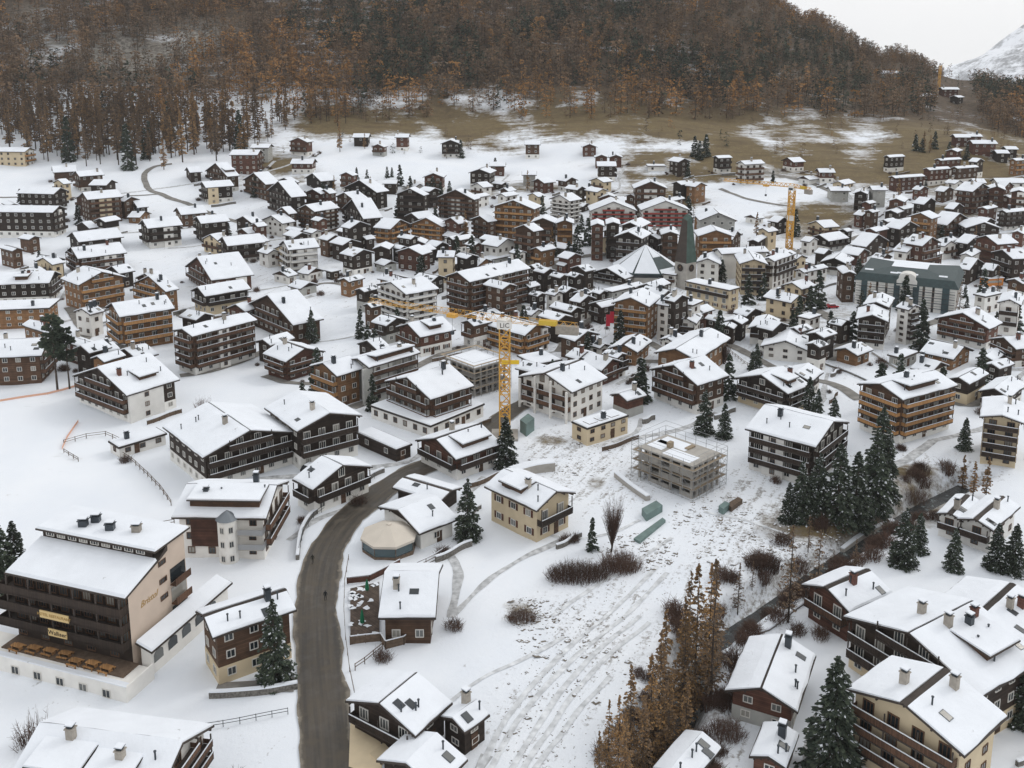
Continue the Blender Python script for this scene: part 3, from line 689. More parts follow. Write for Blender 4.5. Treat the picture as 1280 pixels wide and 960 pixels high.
HP.update({(1128.7,500.6):(60,5),(1020,560):(56,4),(872,482.5):(40,3),(715,491):(41,3),(158,495):(38,3),(671,639):(47,2),(570,575.5):(30,2),(538,500):(43,3),
(253,573):(46,3),(371,540):(54,3),(333,649):(58,3),(391,613):(36,2),(265,798):(72,3),(545,771):(0,1),(519,921):(44,2),(524,668):(25,1),(997.5,891):(42,2),(1206,946):(105,4),(1225,873):(80,3),(1062,767):(46,2),
(421,471):(42,3),(461,460):(48,4),(525,422):(27,2),(656,420):(28,3),(240,421):(52,5),(149,397):(46,4),(98,357):(34,3),(207,365):(27,3),(256,371):(25,2),(264,351):(22,2),(97,324):(25,3),(184,286):(26,3),(251,280):(25,3),
(284,308):(25,3),(360,313):(34,4),(507.5,368.7):(40,5),(587,353):(45,5),(628,362):(40,4),(441,321):(26,3),(1111,403):(37,4),(1136,388):(45,6),(1237,412):(28,3),(1192,450):(16,2),(1243,452):(14,1),(1250,462):(18,2),(1270,437):(24,3),
(1013,440):(16,2),(1072,445):(15,1),(985,493):(31,3),(1014,478):(26,2),(1281,530):(62,5),(812,384):(48,5),(836,383):(46,5),(871,405):(24,3),(928,406):(22,2),(896,402):(19,2),(918,412):(20,2),(967,414):(20,2),(989,379):(22,2),
(714,391):(25,2),(725,379):(23,3),(752,464):(21,2),(772,448):(26,3),(797,441):(19,2),(912,364):(27,3),(901,331):(25,3),(961,331):(40,5),(968,327):(37,4),(845,345):(16,2),(712,252):(30,6),(863,263):(25,5),(797,264):(20,4),
(593,250):(27,5),(1258,266):(23,4),(1184,282):(20,3),(1253,286):(17,3),(1119,223):(17,3),(784,502):(24,2),(734,537):(22,2),(495,564):(15,1),(148,561):(13,1),(109,250):(31,5),(66,266):(32,4),(62,354):(26,3),(62,386):(24,3),(52,445):(36,3),
(190,1018):(60,3),(1204,652):(30,2),(1242,664):(34,2),(1285,815):(50,2),(1212,481):(28,2),(1262,498):(24,2),(703,457):(8,1),(668,457):(8,1),(366,407):(24,2),(357,453):(26,3),(550,628):(20,1),(581,917):(36,2),(546,990):(30,1),(862,985):(30,2),(984,962):(30,1),
(393,265):(26,5),(353,280):(18,3),(454,274):(22,4),(488,287):(20,3),(553,284):(18,3),(471,241):(22,4),(610,278):(24,4),(781,349):(13,2),(643,349):(26,4),(1060,331):(16,2),(1073,320):(14,2),(1083,309):(15,2),(1036,302):(15,2),(1030,285):(18,3)})
HP.pop((545,771),None)
h = house
# ---- upper left, at the foot of the forest
h(-14,31,None,190,3,84,'R','C','R','cream block with orange timber bands at the foot of the forest, photo\'s left edge',L=11,bm='balH',tower=('R',0.15,4,'W'))
h(57,66,97,216,2,28,'L','B','')
h(80,99,131,221,3,28,'L','B1W','L')
h(20,67,None,243,3,80,'R','D','R',L=12)
h(-30,66,None,266,4,86,'R','D1W','R','long dark four-storey block with two white stair strips, photo\'s left edge',L=12,tower=('R',.12,2,'W'))
h(98,109,154,250,5,27,'L','B','R','brown five-storey block with a cream stair tower up its front',tower=('R',0,5.5,'C'))
h(110,133,None,232,2,85,'R','D','')
h(158,175,None,272,1,85,'R','H','',snowy=.06)
h(218,237,253,216,2,30,'L','D','')
h(256,284,300,221,3,38,'L','B1W','L',dorm=[(0,5,1.2)])
h(286,322,None,194,4,88,'R','R','R','red-brown four-storey apartment row below the small snow field',L=12)
h(243,257,293,235,3,32,'L','D1W','L',tower=('R',-.55,5,'C'))
h(303,332,351,231,3,42,'L','B','L')
h(344,366,375,229,2,58,'L','D1W','')
h(333,364,384,247,4,40,'L','D','L')
h(380,401,411,243,3,62,'L','R1W','L')
h(380,401,421,227,2,40,'L','D','')
h(424,441,448,220,3,68,'L','R1W','L')
h(312,336,None,185,3,86,'R','G','',L=10)
h(361,384,392,178,3,64,'L','R1W','L','red and white gabled chalet beside the grey house on the upper meadow',)
h(362,391,None,205,2,86,'R','R1W','',"red-brown chalet with a broad bare roof on the green meadow patch",L=10,snowy=.05,pitch=26)
h(464,480,485,184,2,72,'L','R1G','L')
h(493,511,None,172,3,88,'R','R1W','',L=9)
h(440,461,None,172,2,88,'R','D','',L=9)
h(550,576,None,180,3,88,'L','D1W','L','black and white gabled chalet standing alone on the upper slope',L=11)
h(611,632,None,208,2,88,'R','R','',L=9)
h(585,613,622,217,3,76,'L','D1W','')
h(528,555,None,222,3,86,'L','R1W','L',L=10)
h(478,496,None,230,2,88,'R','D','',L=9)
h(428,471,487,241,5,50,'L','D','L')
h(418,442,460,250,3,48,'L','B','L')
h(494,530,537,245,5,70,'L','D','L',)
h(546,593,601,250,6,64,'L','B','L','six-storey brown gabled block with white balcony fronts behind the golden larch',tower=('L',0,4.5,'W'))
h(589,610,622,278,5,42,'L','B','L')
h(615,668,678,262,5,68,'L','H','L')
h(686,712,728,252,7,48,'L','W','LR','tall white block with a red stripe and balcony grid',bm='balW')
h(737,797,None,264,4,90,'L','W','L','white gable with red panels, left of the taller red and white gable',L=14,bm='red')
h(801,863,None,263,6,90,'L','W','L','broad white gable with red panels directly behind the church steeple',L=14,bm='red')
h(792,835,None,236,5,88,'L','B','L','brown double-gabled block with white centre on the upper meadow',L=12,tower=('L',0,6,'W'))
h(748,773,None,248,2,88,'L','R','',L=9)
h(655,676,None,181,3,88,'R','B1W','',L=9)
h(652,671,None,219,2,88,'R','G','',L=9)
h(727,747,None,184,2,88,'L','R','',L=8)
h(743,761,None,197,2,88,'L','R','',L=8)
h(761,779,None,197,2,88,'L','R','',L=8)
h(746,771,None,208,3,88,'R','D1W','R',L=10)
h(834,848,864,203,3,28,'R','D','','dark pointed house with a pale single-slope gable above the hedge')
h(809,833,None,208,1,88,'flat','W','',L=8)
h(890,898,916,198,3,22,'L','D1W','R')
h(920,931,957,206,4,24,'L','W','LR')
h(874,922,None,276,4,88,'L','G','','grey gabled shell under scaffolding behind the church steeple',L=12,snowy=.05,bm='conc')
h(872,918,None,296,4,88,'L','H','L',L=12)
# ---- upper right hillside
h(976,992,1008,203,2,24,'L','R1W','',snowy=.04)
h(1024,1045,None,216,2,88,'R','R1W','R',L=9)
h(1110,1119,1157,223,4,24,'L','R','','red-brown modern block with a tall glazed front on the right meadow')
h(1038,1064,None,239,2,88,'R','G','',L=9)
h(1066,1085,1094,243,3,66,'L','D','L')
h(1090,1110,None,238,3,86,'R','G','',L=8)
h(1078,1087,1096,255,2,40,'L','R','')
h(1081,1091,1100,266,3,40,'L','B','')
h(1109,1131,1138,253,3,60,'L','R1C','L')
h(1104,1122,1131,267,2,50,'L','D','')
h(1104,1112,1132,197,3,26,'L','D1W','')
h(1194,1214,None,172,2,88,'R','R','',L=8)
h(1213,1229,None,171,2,88,'R','R','',L=8)
h(1216,1248,None,180,3,88,'R','R','',L=9)
h(1181,1197,1204,190,2,52,'L','R','')
h(1168,1176,1203,201,3,26,'L','R1W','')
h(1153,1162,1189,213,3,26,'L','R1W','')
h(1190,1197,1224,211,3,26,'L','B1W','')
h(1210,1221,1231,203,3,38,'R','D1W','')
h(1246,1263,None,192,2,88,'R','D','',L=8)
h(1258,1274,None,187,2,88,'R','D','',L=8)
h(1264,1270,1290,201,3,26,'L','H','R')
h(1180,1194,1206,230,2,32,'R','W','')
h(1193,1216,1240,240,4,37,'R','R','LR')
h(1234,1258,1268,238,4,66,'L','R1W','L')
h(1262,1285,1300,242,5,60,'L','R','L',tower=('L',.3,3,'W'))
h(1218,1234,None,229,2,88,'R','D','',L=8)
h(1246,1284,None,229,2,88,'R','W','',L=9)
h(1247,1258,1302,266,5,24,'L','D1W','LR','large black five-storey block with rows of pale windows, right edge')
h(1135,1165,1176,274,4,48,'L','H','L')
h(1161,1184,1214,282,5,40,'R','B','LR',"brown block with two gables and a cream corner")
h(1207,1253,None,286,5,84,'L','D','L','wide blue-black gable with pale window rows below the right meadow',L=13)
h(1216,1247,1274,306,4,32,'L','R','L')
h(1238,1266,1292,324,4,36,'L','D','L')
h(1263,1280,1292,293,2,50,'L','R','')
h(1128,1153,1177,308,5,42,'R','R','R')
h(1115,1134,1154,316,4,40,'R','W','R')
h(1199,1215,1231,321,3,50,'L','W','')
h(1226,1242,1252,339,2,45,'R','D','')
h(1079,1095,1112,290,3,40,'L','R','L')
h(1105,1125,1150,287,3,32,'R','D','')
h(1009,1030,1050,285,3,40,'L','C','LR','cream chalet with dark shutters beside the grassy slope under the second crane')
h(1050,1059,1066,290,2,36,'L','D','')
h(1011,1036,1062,302,3,34,'L','D1W','R')
h(1062,1083,1112,309,3,42,'R','D','')
h(1049,1073,1088,320,3,46,'R','R','')
h(1025,1060,1074,331,4,60,'L','D1W','L')
h(993,1005,1036,341,2,36,'L','W','',"long low white annex right of the big white hotel")
h(1053,1071,None,343,4,84,'L','B','',L=10)
# ---- church quarter
h(868,901,920,331,5,70,'L','W','','white gabled block with dark ribbon windows right of the steeple')
h(924,961,None,331,6,84,'L','C','L','cream hotel gable with dark balconies beside the tall spruce',L=16,bm='balD')
h(952,968,996,327,6,36,'L','W','LR','white hotel wing with small dark balconies on its end wall',bm='balD',balf=(2,3,4))
h(890,902,962,318,4,14,'L','W','',wins=False,chim=0)
h(856,912,926,364,4,64,'flat','C','L','long cream old hotel with a flat white roof and dark shutters',bm='balD',balf=(2,),ws='s',over=.5)
h(808,845,857,345,2,60,'flat','W','L','low white parish hall with ribbon windows below the pyramid roof',over=.4)
h(642,667,680,290,5,46,'L','B1C','L')
h(663,694,None,279,4,80,'L','B','L',L=10)
h(694,718,None,280,4,86,'L','H','L',L=10)
h(698,721,None,294,1,86,'flat','G','',L=8)
h(738,756,None,283,5,86,'L','R','L',L=11)
h(757,776,None,281,5,86,'L','D','L',L=11)
h(774,801,814,285,5,64,'L','D','L')
h(767,803,816,299,5,66,'L','D','L','long black gable immediately behind the church pyramid')
h(826,850,None,294,4,86,'L','B','L',L=10)
h(660,669,678,336,2,45,'L','D','')
h(666,680,696,342,3,42,'R','D','')
h(686,700,711,348,3,42,'R','D','')
h(708,719,728,347,3,42,'R','D','')
h(712,732,745,340,3,42,'L','D','')
h(736,781,796,349,3,62,'L','D1W','L')
h(625,643,660,349,5,44,'R','R','R')
h(660,672,683,371,2,44,'R','D','')
h(682,693,706,370,2,44,'R','W','','small pinkish-white hut among the black barns')
h(711,725,746,379,5,44,'R','D1W','')
h(686,714,730,391,6,44,'R','D','','tall black barn with windowless dark gable behind the crane counterweight')
h(651,664,683,395,2,44,'R','W','')
h(697,719,750,427,2,44,'R','B','','long low sheds with stepped snowy roofs behind the flag banners')
h(735,750,763,436,1,44,'R','W','')
h(752,772,784,448,5,46,'R','D1W','R')
h(760,797,816,441,3,62,'L','H','')
h(714,752,780,464,3,48,'R','R','R')
h(764,812,836,384,7,66,'L','H','L','tall honey timber hotel gable with many balconies right of the red banners')
h(820,836,847,383,6,52,'R','W','R',bm='balB')
h(838,866,880,383,4,52,'flat','W','')
h(798,827,844,372,4,48,'R','D','')
h(832,843,863,378,5,42,'R','D','')
h(842,871,879,405,4,68,'L','W','L','white gabled chalet with dark balconies below the old hotel',bm='balD')
h(880,896,906,402,3,46,'R','D','')
h(903,928,936,406,4,58,'L','D','')
h(900,918,922,412,3,66,'L','D','')
h(934,967,976,414,4,66,'L','D1W','L')
h(953,989,1008,379,4,52,'R','C','R','cream-yellow guest house with red shutters beside the conifer',bm='balB')
h(945,966,987,414,3,42,'R','D1W','')
h(989,1000,1017,416,2,38,'L','D','')
h(1007,1030,1047,423,3,42,'L','D','')
h(1010,1025,1036,435,3,42,'L','D1W','')
h(950,1013,1025,440,4,68,'L','W','','pale modern house with a wide shallow gable left of the snowy paddock')
h(1041,1072,1092,445,2,46,'L','H','','small honey timber cabin at the corner of the snowy paddock',seam=False)
h(1069,1111,1121,403,6,68,'L','D1W','L','big black-brown chalet with carved balconies and white base')
h(1120,1136,1152,388,7,34,'R','W','R','white stair wing with stacked dark balconies behind the big black-brown chalet',bm='balD')
h(1078,1112,1131,385,4,62,'L','D','')
h(1168,1237,1254,412,4,64,'L','R1W','L','wide gabled hotel with red-brown balcony bands below the green-roofed hotel',seam=False)
h(1149,1192,1218,450,3,42,'R','H','','carved honey timber house with twin gables behind the tall balcony block')
h(1219,1243,1258,452,3,46,'L','D','')
h(1228,1250,1269,462,3,36,'L','D','')
h(1237,1270,1297,437,4,38,'L','B1W','L')
h(1246,1277,1294,382,4,58,'L','W','L',bm='balD')
h(1222,1232,1254,372,2,32,'flat','W','')
h(1183,1212,1237,481,4,42,'L','D1C','')
h(1222,1262,1286,498,4,46,'L','D1W','L')
h(1071,1128.7,1198,500.6,5.6,37,'L','B1W','LR','five-storey block with honey balconies and a pale corner pillar above the larches',bm='balH',dorm=[(-.1,9,1.5)],pitch=17)
h(1224,1281,1310,530,6,62,'L','C','L','cream block with dark balconies at the right edge, behind the golden larch',bm='balD',pitch=14)
h(931,1020,1062,560,5,50,'R','D1W','LR','black chalet block with a white balcony core behind the spruce grove',pitch=18,tower=('L',-.2,4.5,'W'))
h(812,872,912,482.5,4.5,40,'L','B1W','L','brown chalet with carved white gable ornaments beside two spruces')
h(817,871,914,451,3,56,'L','H','')
h(917,985,1013,493,4,50,'L','D1C','LR','dark chalet with long balconies left of the paddock',dorm=[(0,4,1.3)])
h(974,1014,1030,478,3,54,'L','D1W','L')
# ---- left village
h(70,97,159,324,4,42,'L','R','LR','red-brown chalet with white balcony rails and a white cross gable',tower=('R',.35,4.5,'W'))
h(80,98,155,303,2,40,'L','D','')
h(75,98,158,357,4,40,'R','H','R','honey chalet with bright orange balconies and a cream front')
h(-32,62,None,354,3.6,99,'R','D1W','R','long house with dark upper floor and white ground floor, photo\'s left edge',L=14,dorm=[(-.2,4,1.5)])
h(-32,62,None,386,4,99,'flat','H','','flat honey timber house with a pale round stair at the left edge',L=12)
h(-45,52,None,445,4,99,'R','B','R','wide brown house behind the pair of tall pines, photo\'s left edge',L=15)
h(131,149,219,397,5,50,'L','H','LR','honey timber block above the stone garden wall',bm='balH')
h(166,207,224,365,4,52,'L','H','L')
h(231,264,318,351,4,48,'L','R','L',tower=('R',.45,4,'W'))
h(238,256,314,371,4,52,'L','D1C','LR')
h(168,184,229,286,4,40,'L','D1W','LR',tower=('R',.2,4,'W'))
h(203,226,260,269,2,34,'L','B','')
h(226,251,288,280,5,44,'L','D','L','dark balconied gable with a plain white side wall',)
h(271,284,332,308,4,40,'L','D1W','LR')
h(215,240,322,421,5.4,50,'L','B1W','LR','massive brown block with a white bay and round-arched garage',tower=('R',-.05,3.2,'W'),pitch=15)
h(90,158,225,495,4,53,'L','D1W','L','dark-gabled chalet with white side wall above the orange net fence',bm='balB',dorm=[(.1,4.5,1.1)],tower=('R',-.3,9,'W'))
h(325,353,370,280,4,50,'L','W','')
h(344,361,371,268,3,44,'L','B','')
h(371,393,425,265,6,42,'L','B','LR',tower=('R',.3,4.5,'W'))
h(427,454,479,274,4,46,'L','D','L')
h(425,437,464,286,4,46,'R','D','')
h(466,488,514,287,4,60,'R','H','LR')
h(512,553,563,284,5,64,'L','H','L','honey gable with a white flank behind the red-roofed hut')
h(601,622,648,309,3,50,'R','W','')
h(338,360,400,313,6,42,'L','W','LR','white block with a windowed centre strip and short balconies',bm='balW',tower=('R',.1,6,'W'))
h(397,409,430,301,3,46,'R','B','')
h(411,428,452,307,3,46,'R','D','')
h(424,441,469,321,5,46,'R','D1W','','square black house with white base beside the small garage')
h(465,487,None,312,3,84,'L','D','',L=9)
h(489,500,510,312,2,46,'R','D','')
h(494,528,541,319,3,62,'L','R','','low red-brown chalet with a terrace under the small spruce')
h(517,534,546,314,2,50,'L','D','')
h(512,532,None,305,2,86,'L','R','',L=8)
h(545,568,None,322,4,86,'R','C','',"cream house with round-topped windows joined to a dark timber house",L=8)
h(568,583,600,324,4,40,'R','D','')
h(556,587,664,353,6,45,'L','B','LR','long brown balconied block with two joined gables behind the crane jib')
h(603,628,647,362,6,45,'R','B','R')
h(470,507.5,549,368.7,6,43,'L','W','LR','white block with stepped balcony fronts behind the yellow crane jib',bm='balW',pitch=15)
h(306,366,405,407,4,44,'L','B','L')
h(328,357,407,453,4,50,'R','R','LR','red-brown chalet with ornate balconies below the dark fir')
h(386,421,455,471,5,50,'L','H','L','modern honey-and-glass gable joined to the grey slab house')
h(432,461,526,460,6,50,'L','G','R','grey house with a wide shed dormer and red-brown balconies',dorm=[(.1,12,1.5)],pitch=16,bm='balB',tower=('R',-.72,9,'G'))
h(494,525,570,422,4,48,'L','R1W','L','red-brown chalet with red shutters and a red dormer window',dorm=[(.05,4,1.4)],ws='s')
h(480,538,593,500,4,50,'L','B1W','LR','brown chalet with long balconies over a white terrace storey',pitch=20)
h(518.7,570,627.5,575.5,4.4,42,'L','R1W','LR','dark red chalet with white windows beside the road fork',dorm=[(.1,7,1.2)],bm='balD')
h(602,656,689,420,4,44,'R','H','LR','chalet with white corner pillars directly behind the crane mast',tower=('R',.7,2.4,'W'))
h(647.5,715,760,491,5.4,48,'L','W','L','white chalet under renovation with tall pillars and arches',bm='balB',pitch=19)
h(714,734,786,537,2.2,38,'flat','C','','low cream annex with snow-filled terrace beds',over=.15)
h(762,784,809,502,3.4,38,'L','R1G','','black and red barn on a grey plinth beside the cream annex',wins=False)
h(646,668,703,457,1,30,'flat','G','')
h(445,495,507,564,1.5,46,'flat','D','','low black pavilion with glass walls and flat snowy roof at the street corner',over=.3)
h(135,148,209,561,1.2,46,'flat','W','','low white garage with a snowy roof terrace and wooden railing',over=.3)
# ---- foreground
h(203,253,371,573,5.2,42,'R','D1W','R','dark hotel block with white windows and a big left gable',pitch=17,ws='ww',tower=None)
h(330,371,453,540,5.2,42,'R','D1W','R','dark hotel wing with white windows and the right-hand gable',pitch=17,ws='ww')
h(365,391,466,613,2.6,47,'R','D1W','LR','black restaurant house with a glazed corner above the road wall')
h(214,333,372,649,4,88,'R','W','R','cream house with a round bay and a large roof dormer behind the sign hotel',dorm=[(-.05,12,1.6)],pitch=20,chim=2)
h(244,265,371,798,3.6,57,'L','B1C','','brown house with cream base on the inner side of the road bend',pitch=20)
h(0,190,268,1018,3,80,'R','W','R','white house under a stepped snowy roof in the bottom left corner',pitch=24,dorm=[(-.28,5,1.0),(.42,6,1.2)])
h(605,671,720,639,4,44,'R','C','R','cream house with dark balconies and red shutters below the scaffolded shell',ws='s',bm='balD',dorm=[(.15,5,1.2)],near=True)
h(472,524,574,668,2.3,42,'L','D1W','','restaurant house with a low white roof beside the beige canvas pavilion',pitch=16)
h(490,550,578,628,2.2,58,'R','D','','rear wing of the restaurant with a plain snowy roof',pitch=13,wins=False)
h(472,545,None,773,1.6,90,'R','B','','timber barn with a neat rectangular snowy roof above the snow field',L=15,pitch=21)
h(431,519,566,921,3,57,'L','D','L','black chalet with a glazed gable beside the road in the foreground',near=True,seam=True)
h(556,581,602,917,2,48,'L','D','','small lean-to chalet with a stout brick chimney below the black chalet',chim=1)
h(470,546,585,990,2,57,'L','D','','low wing with a narrow snowy roof at the bottom edge')
h(905,997.5,1026,891,3,62,'L','R1G','','red-brown house with a long narrow snowy roof beside the stream',seam=True)
h(936,984,999,962,1.6,62,'L','R','','small snowy-roofed annex below the red-brown house')
h(1056,1206,1260,946,4,42,'L','C','L','cream chalet with red-brown balconies in the bottom right corner',bm='balB',near=True,chim=2,seam=True,pitch=17)
h(1053,1225,1306,873,4,42,'L','D1C','L','dark chalet with cream chimneys behind the bottom right chalet',chim=4,dorm=[(.25,6,1.2)],seam=True,pitch=17)
h(1001,1062,1117,767,3,46,'L','R','L','reddish timber chalet with a balcony over the stream',seam=True)
h(1158,1285,1345,815,3,42,'L','D1W','L','house with a broad snowy roof and row of vent pipes at the right edge',seam=True,pitch=16,chim=2)
h(1170,1204,1224,652,3,48,'L','W','L',bm='balD',L=10)
h(1196,1242,1310,664,3,44,'L','W','L',L=13,label='white house with a grey balcony behind the round conifers on the right',bm='balD')
h(814,862,902,985,2,52,'L','D','','snowy roof tip rising into the bottom edge between the larches and the stream')
# ---- hilltop hamlet under the far crane
h(1150,1172,None,121,2,88,'R','D','',L=10)
h(1178,1200,None,112,3,88,'R','R','','red and blue roofed house beside the far crane',L=10)
h(1186,1198,1206,122,2,40,'L','D','')
h(1102,1126,None,92,2,88,'R','G','',L=10)
# ---- infill between the catalogued houses
for q in ((505,523,545,274,2,44,'L','D'),(531,545,562,309,2,44,'R','D'),(598,612,642,326,1,44,'flat','G'),(600,612,625,336,2,44,'L','D'),(636,648,659,318,2,44,'R','W'),(696,705,717,333,1,44,'R','R'),(752,765,802,366,2,40,'flat','G'),(742,750,758,368,2,44,'R','D'),(716,728,741,369,2,44,'L','D'),(697,707,722,366,2,44,'R','D'),(672,697,717,402,3,44,'R','D'),(706,722,746,450,2,44,'R','B'),(1110,1128,1149,449,1,40,'flat','G'),(1196,1212,1231,338,2,46,'R','D'),(1098,1110,1122,278,2,40,'L','D'),(1066,1078,1092,270,2,40,'R','R'),(1000,1012,1024,303,2,40,'R','W'),(1118,1130,1142,262,2,40,'L','D'),(822,838,856,309,2,60,'L','D'),(936,948,966,303,3,60,'L','D'),(376,390,404,292,2,46,'R','W'),(353,368,388,297,2,46,'R','D'),(407,414,423,341,1,46,'flat','D'),(321,334,351,318,2,46,'R','W'),(455,464,477,385,3,44,'L','B'),(-8,10,26,258,2,40,'R','D'),(313,322,335,284,3,44,'L','R'),(1140,1155,1172,256,2,40,'R','D'),(650,662,676,360,2,44,'L','D'),(782,794,806,360,2,44,'L','D'),(806,818,832,362,2,44,'R','D'),(556,566,578,300,2,44,'L','D'),(580,592,605,308,2,44,'R','R'),(448,458,470,300,2,44,'L','D'),(388,398,411,277,3,44,'R','R'),(1150,1163,1180,322,2,42,'L','R'),(1090,1102,1116,325,3,42,'R','B'),(1180,1192,1206,262,2,40,'R','D'),(1222,1234,1248,262,3,40,'L','R'),(1078,1090,1104,345,2,42,'L','W'),(905,916,930,300,2,60,'R','B'),(770,782,795,312,2,60,'L','B'),(1020,1030,1042,318,2,42,'R','D'),(880,890,903,425,2,50,'R','D'),(862,874,888,436,1,50,'flat','G'),(1040,1052,1066,408,2,42,'R','D'),(1000,1012,1028,400,2,42,'flat','W'),(160,172,186,260,2,40,'L','D'),(22,36,52,300,2,60,'R','B'),(1168,1180,1194,240,2,38,'R','B'),(1140,1150,1162,238,2,38,'R','R'),(830,842,856,428,2,52,'L','W')): h(*q)
h(462,538,606,534,1,50,'flat','W','','flat white terrace storey wrapped round the foot of the brown chalet with long balconies',over=.25,H=3.0,chim=0)

def infill():
    r = random.Random(77)
    no = [(1050,478,62,50),(700,610,95,85),(945,640,90,50),(1015,410,45,32),(405,395,85,30),(210,310,60,22),(205,240,50,32),(40,560,110,90),(28,228,45,16),(45,300,60,12),(300,262,32,14),(640,530,60,30),(1100,240,60,10),(960,250,110,24),(1030,275,55,24),(806,335,60,26),(856,350,20,40),(1140,375,95,28),(590,470,70,40),(1090,480,30,20),(470,390,40,20),(740,300,16,14),(1190,270,60,8),(1245,405,40,22),(330,420,10,30)]
    made = 0
    for _ in range(4200):
        if made >= 135: break
        px, py = r.uniform(5, 1275), r.uniform(225, 470)
        if px < 560 and (py > 455 or r.random() < .30): continue
        if any(((px - a) / c) ** 2 + ((py - b) / d) ** 2 < 1 for a, b, c, d in no): continue
        p = at(px, py + 8); k = F / (p[1] * cT - (p[2] - HC) * sT)
        n = r.choice([1, 2, 2, 2, 3]); rad = r.uniform(4.6, 6.6)
        if any(math.hypot(p[0] - q['fp'][0], p[1] - q['fp'][1]) < rad + .52 * math.hypot(q['L'], q['W']) - 2.0 for q in HOUSES): continue
        if dist_poly(np.array([p[0]]), np.array([p[1]]), RIVER)[0] < 16: continue
        w = rad * k; st = r.choice(['D', 'D', 'D', 'B', 'B1W', 'D1W', 'R', 'R1W', 'W', 'D1G', 'H', 'C'])
        h(px - w, px + r.uniform(-.25, .25) * w, px + w, py, n, 46 - 12 * (px - 640) / 640 + r.uniform(-6, 6), r.choice('LLR'), st, r.choice(['', '', 'L', 'R']) if n > 1 else '')
        made += 1
    print('infill', made)
infill()
# ================================================================ trees
M['larchB'] = mat('brown_larch_needles', (.175, .120, .076), .9, var=.28)
M['larchG'] = mat('golden_larch_needles', (.33, .195, .080), .9, var=.25)
M['larchD'] = mat('bare_larch_twigs', (.115, .088, .068), .95, var=.25)
M['sprA'] = mat('spruce_needles', (.032, .045, .032), .85, var=.3)
M['sprB'] = mat('spruce_needles_young', (.060, .076, .050), .85, var=.3)
M['tsnow'] = mat('snow_on_branches', (.72, .75, .79), .8)
M['bush'] = mat('bare_shrub_twigs', (.095, .058, .043), .95, var=.3)
def tree_arrays(kind, seed, nb, nq, H, Rr, qs, low=.12):
    """branch-wise spread of small leaf faces; returns quads (n,4,3) and a material id per quad"""
    g = np.random.default_rng(seed)
    hb = low + (1 - low) * g.random(nb) ** (1.25 if kind != 'pine' else .8)
    if kind == 'pine': hb = .45 + .55 * g.random(nb)
    az = g.random(nb) * 2 * np.pi
    t = (hb - low) / (1 - low)
    if kind == 'spruce': env = (1 - t) ** .72 * Rr + .12
    elif kind == 'pine': env = Rr * np.sqrt(np.clip(1 - (2 * (hb - .45) / .55 - .8) ** 2 / 1.7, .05, 1))
    else: env = Rr * np.clip((1 - t) ** .92, 0, 1) * np.clip(.55 + 2.2 * t, 0, 1) + .15
    ln = env * (.62 + .5 * g.random(nb))
    b = g.integers(0, nb, nq); f = np.sqrt(g.random(nq)) if kind != 'larch' else g.random(nq) ** .65
    dr = {'spruce': .32, 'larch': .12, 'pine': -.15}[kind]
    r = ln[b] * f; a = az[b] + (g.random(nq) - .5) * .35
    x, y = r * np.cos(a), r * np.sin(a)
    z = hb[b] * H - dr * r - (.10 * r * r / max(Rr, .1) if kind == 'spruce' else 0) + (g.random(nq) - .5) * qs * .9
    c = np.stack([x, y, z], 1)
    u = np.stack([np.cos(a), np.sin(a), -dr * np.ones(nq)], 1) + (g.random((nq, 3)) - .5) * (.8 if kind != 'spruce' else .5)
    u /= np.linalg.norm(u, axis=1)[:, None]
    v = np.cross(u, g.normal(size=(nq, 3)) * (1 if kind != 'spruce' else .55) + np.array([0, 0, .9 if kind == 'spruce' else .2])); v /= np.linalg.norm(v, axis=1)[:, None]
    s = qs * (.55 + .8 * g.random(nq))[:, None]
    w = (.34 + .25 * g.random(nq))[:, None]
    q = np.stack([c - u * s * .6 - v * s * w * .4, c + u * s * .1 - v * s * w, c + u * s * .75, c + u * s * .1 + v * s * w], 1)
    m = g.random(nq)
    return q.astype(np.float32), m, (hb * H, az, ln, dr)
def quads_mesh(name, q, mi, mats, extra=None):
    me = bpy.data.meshes.new(name); n = len(q); V = q.reshape(-1, 3); nv = len(V)
    me.vertices.add(nv); me.vertices.foreach_set('co', V.astype(np.float32).ravel())
    me.loops.add(nv); me.loops.foreach_set('vertex_index', np.arange(nv, dtype=np.int32))
    me.polygons.add(n); me.polygons.foreach_set('loop_start', np.arange(0, nv, 4, dtype=np.int32))
    for k in mats: me.materials.append(k)
    me.polygons.foreach_set('material_index', mi.astype(np.int32)); me.update(calc_edges=True); return me
def trunk_mesh(name, H, r, br=None, seed=0, lean=0.0, n=7):
    b = MB(); g = random.Random(seed); pts = [(0, 0, -1.5)]
    for i in range(1, 6): pts.append((g.uniform(-.02, .02) * H * i / 5 * .5 + lean * H * (i / 5) ** 2, g.uniform(-.02, .02) * H * i / 5 * .5, H * .97 * i / 5))
    for i in range(5): b.bar(pts[i], pts[i + 1], r * (1 - i / 5.3) + .02, n=n, r2=r * (1 - (i + 1) / 5.3) + .02)
    if br is not None:
        hb, az, ln, dr = br
        for h_, a, l in zip(hb, az, ln):
            b.bar((0, 0, h_), (l * .92 * math.cos(a), l * .92 * math.sin(a), h_ - dr * l * .92), .045 + .01 * l, n=3, r2=.012)
    return b.mesh(name, [M['bark']])
def make_proto(kind, seed, H, Rr, nb, nq, qs, mix, mats, r, low=.12, branches=False):
    q, m, br = tree_arrays(kind, seed, nb, nq, H, Rr, qs, low)
    mi = np.searchsorted(np.cumsum(mix)[:-1], m)
    return (trunk_mesh(kind + '_trunk', H, r, br if branches else None, seed), quads_mesh(kind + '_crown', q, mi, mats), H)
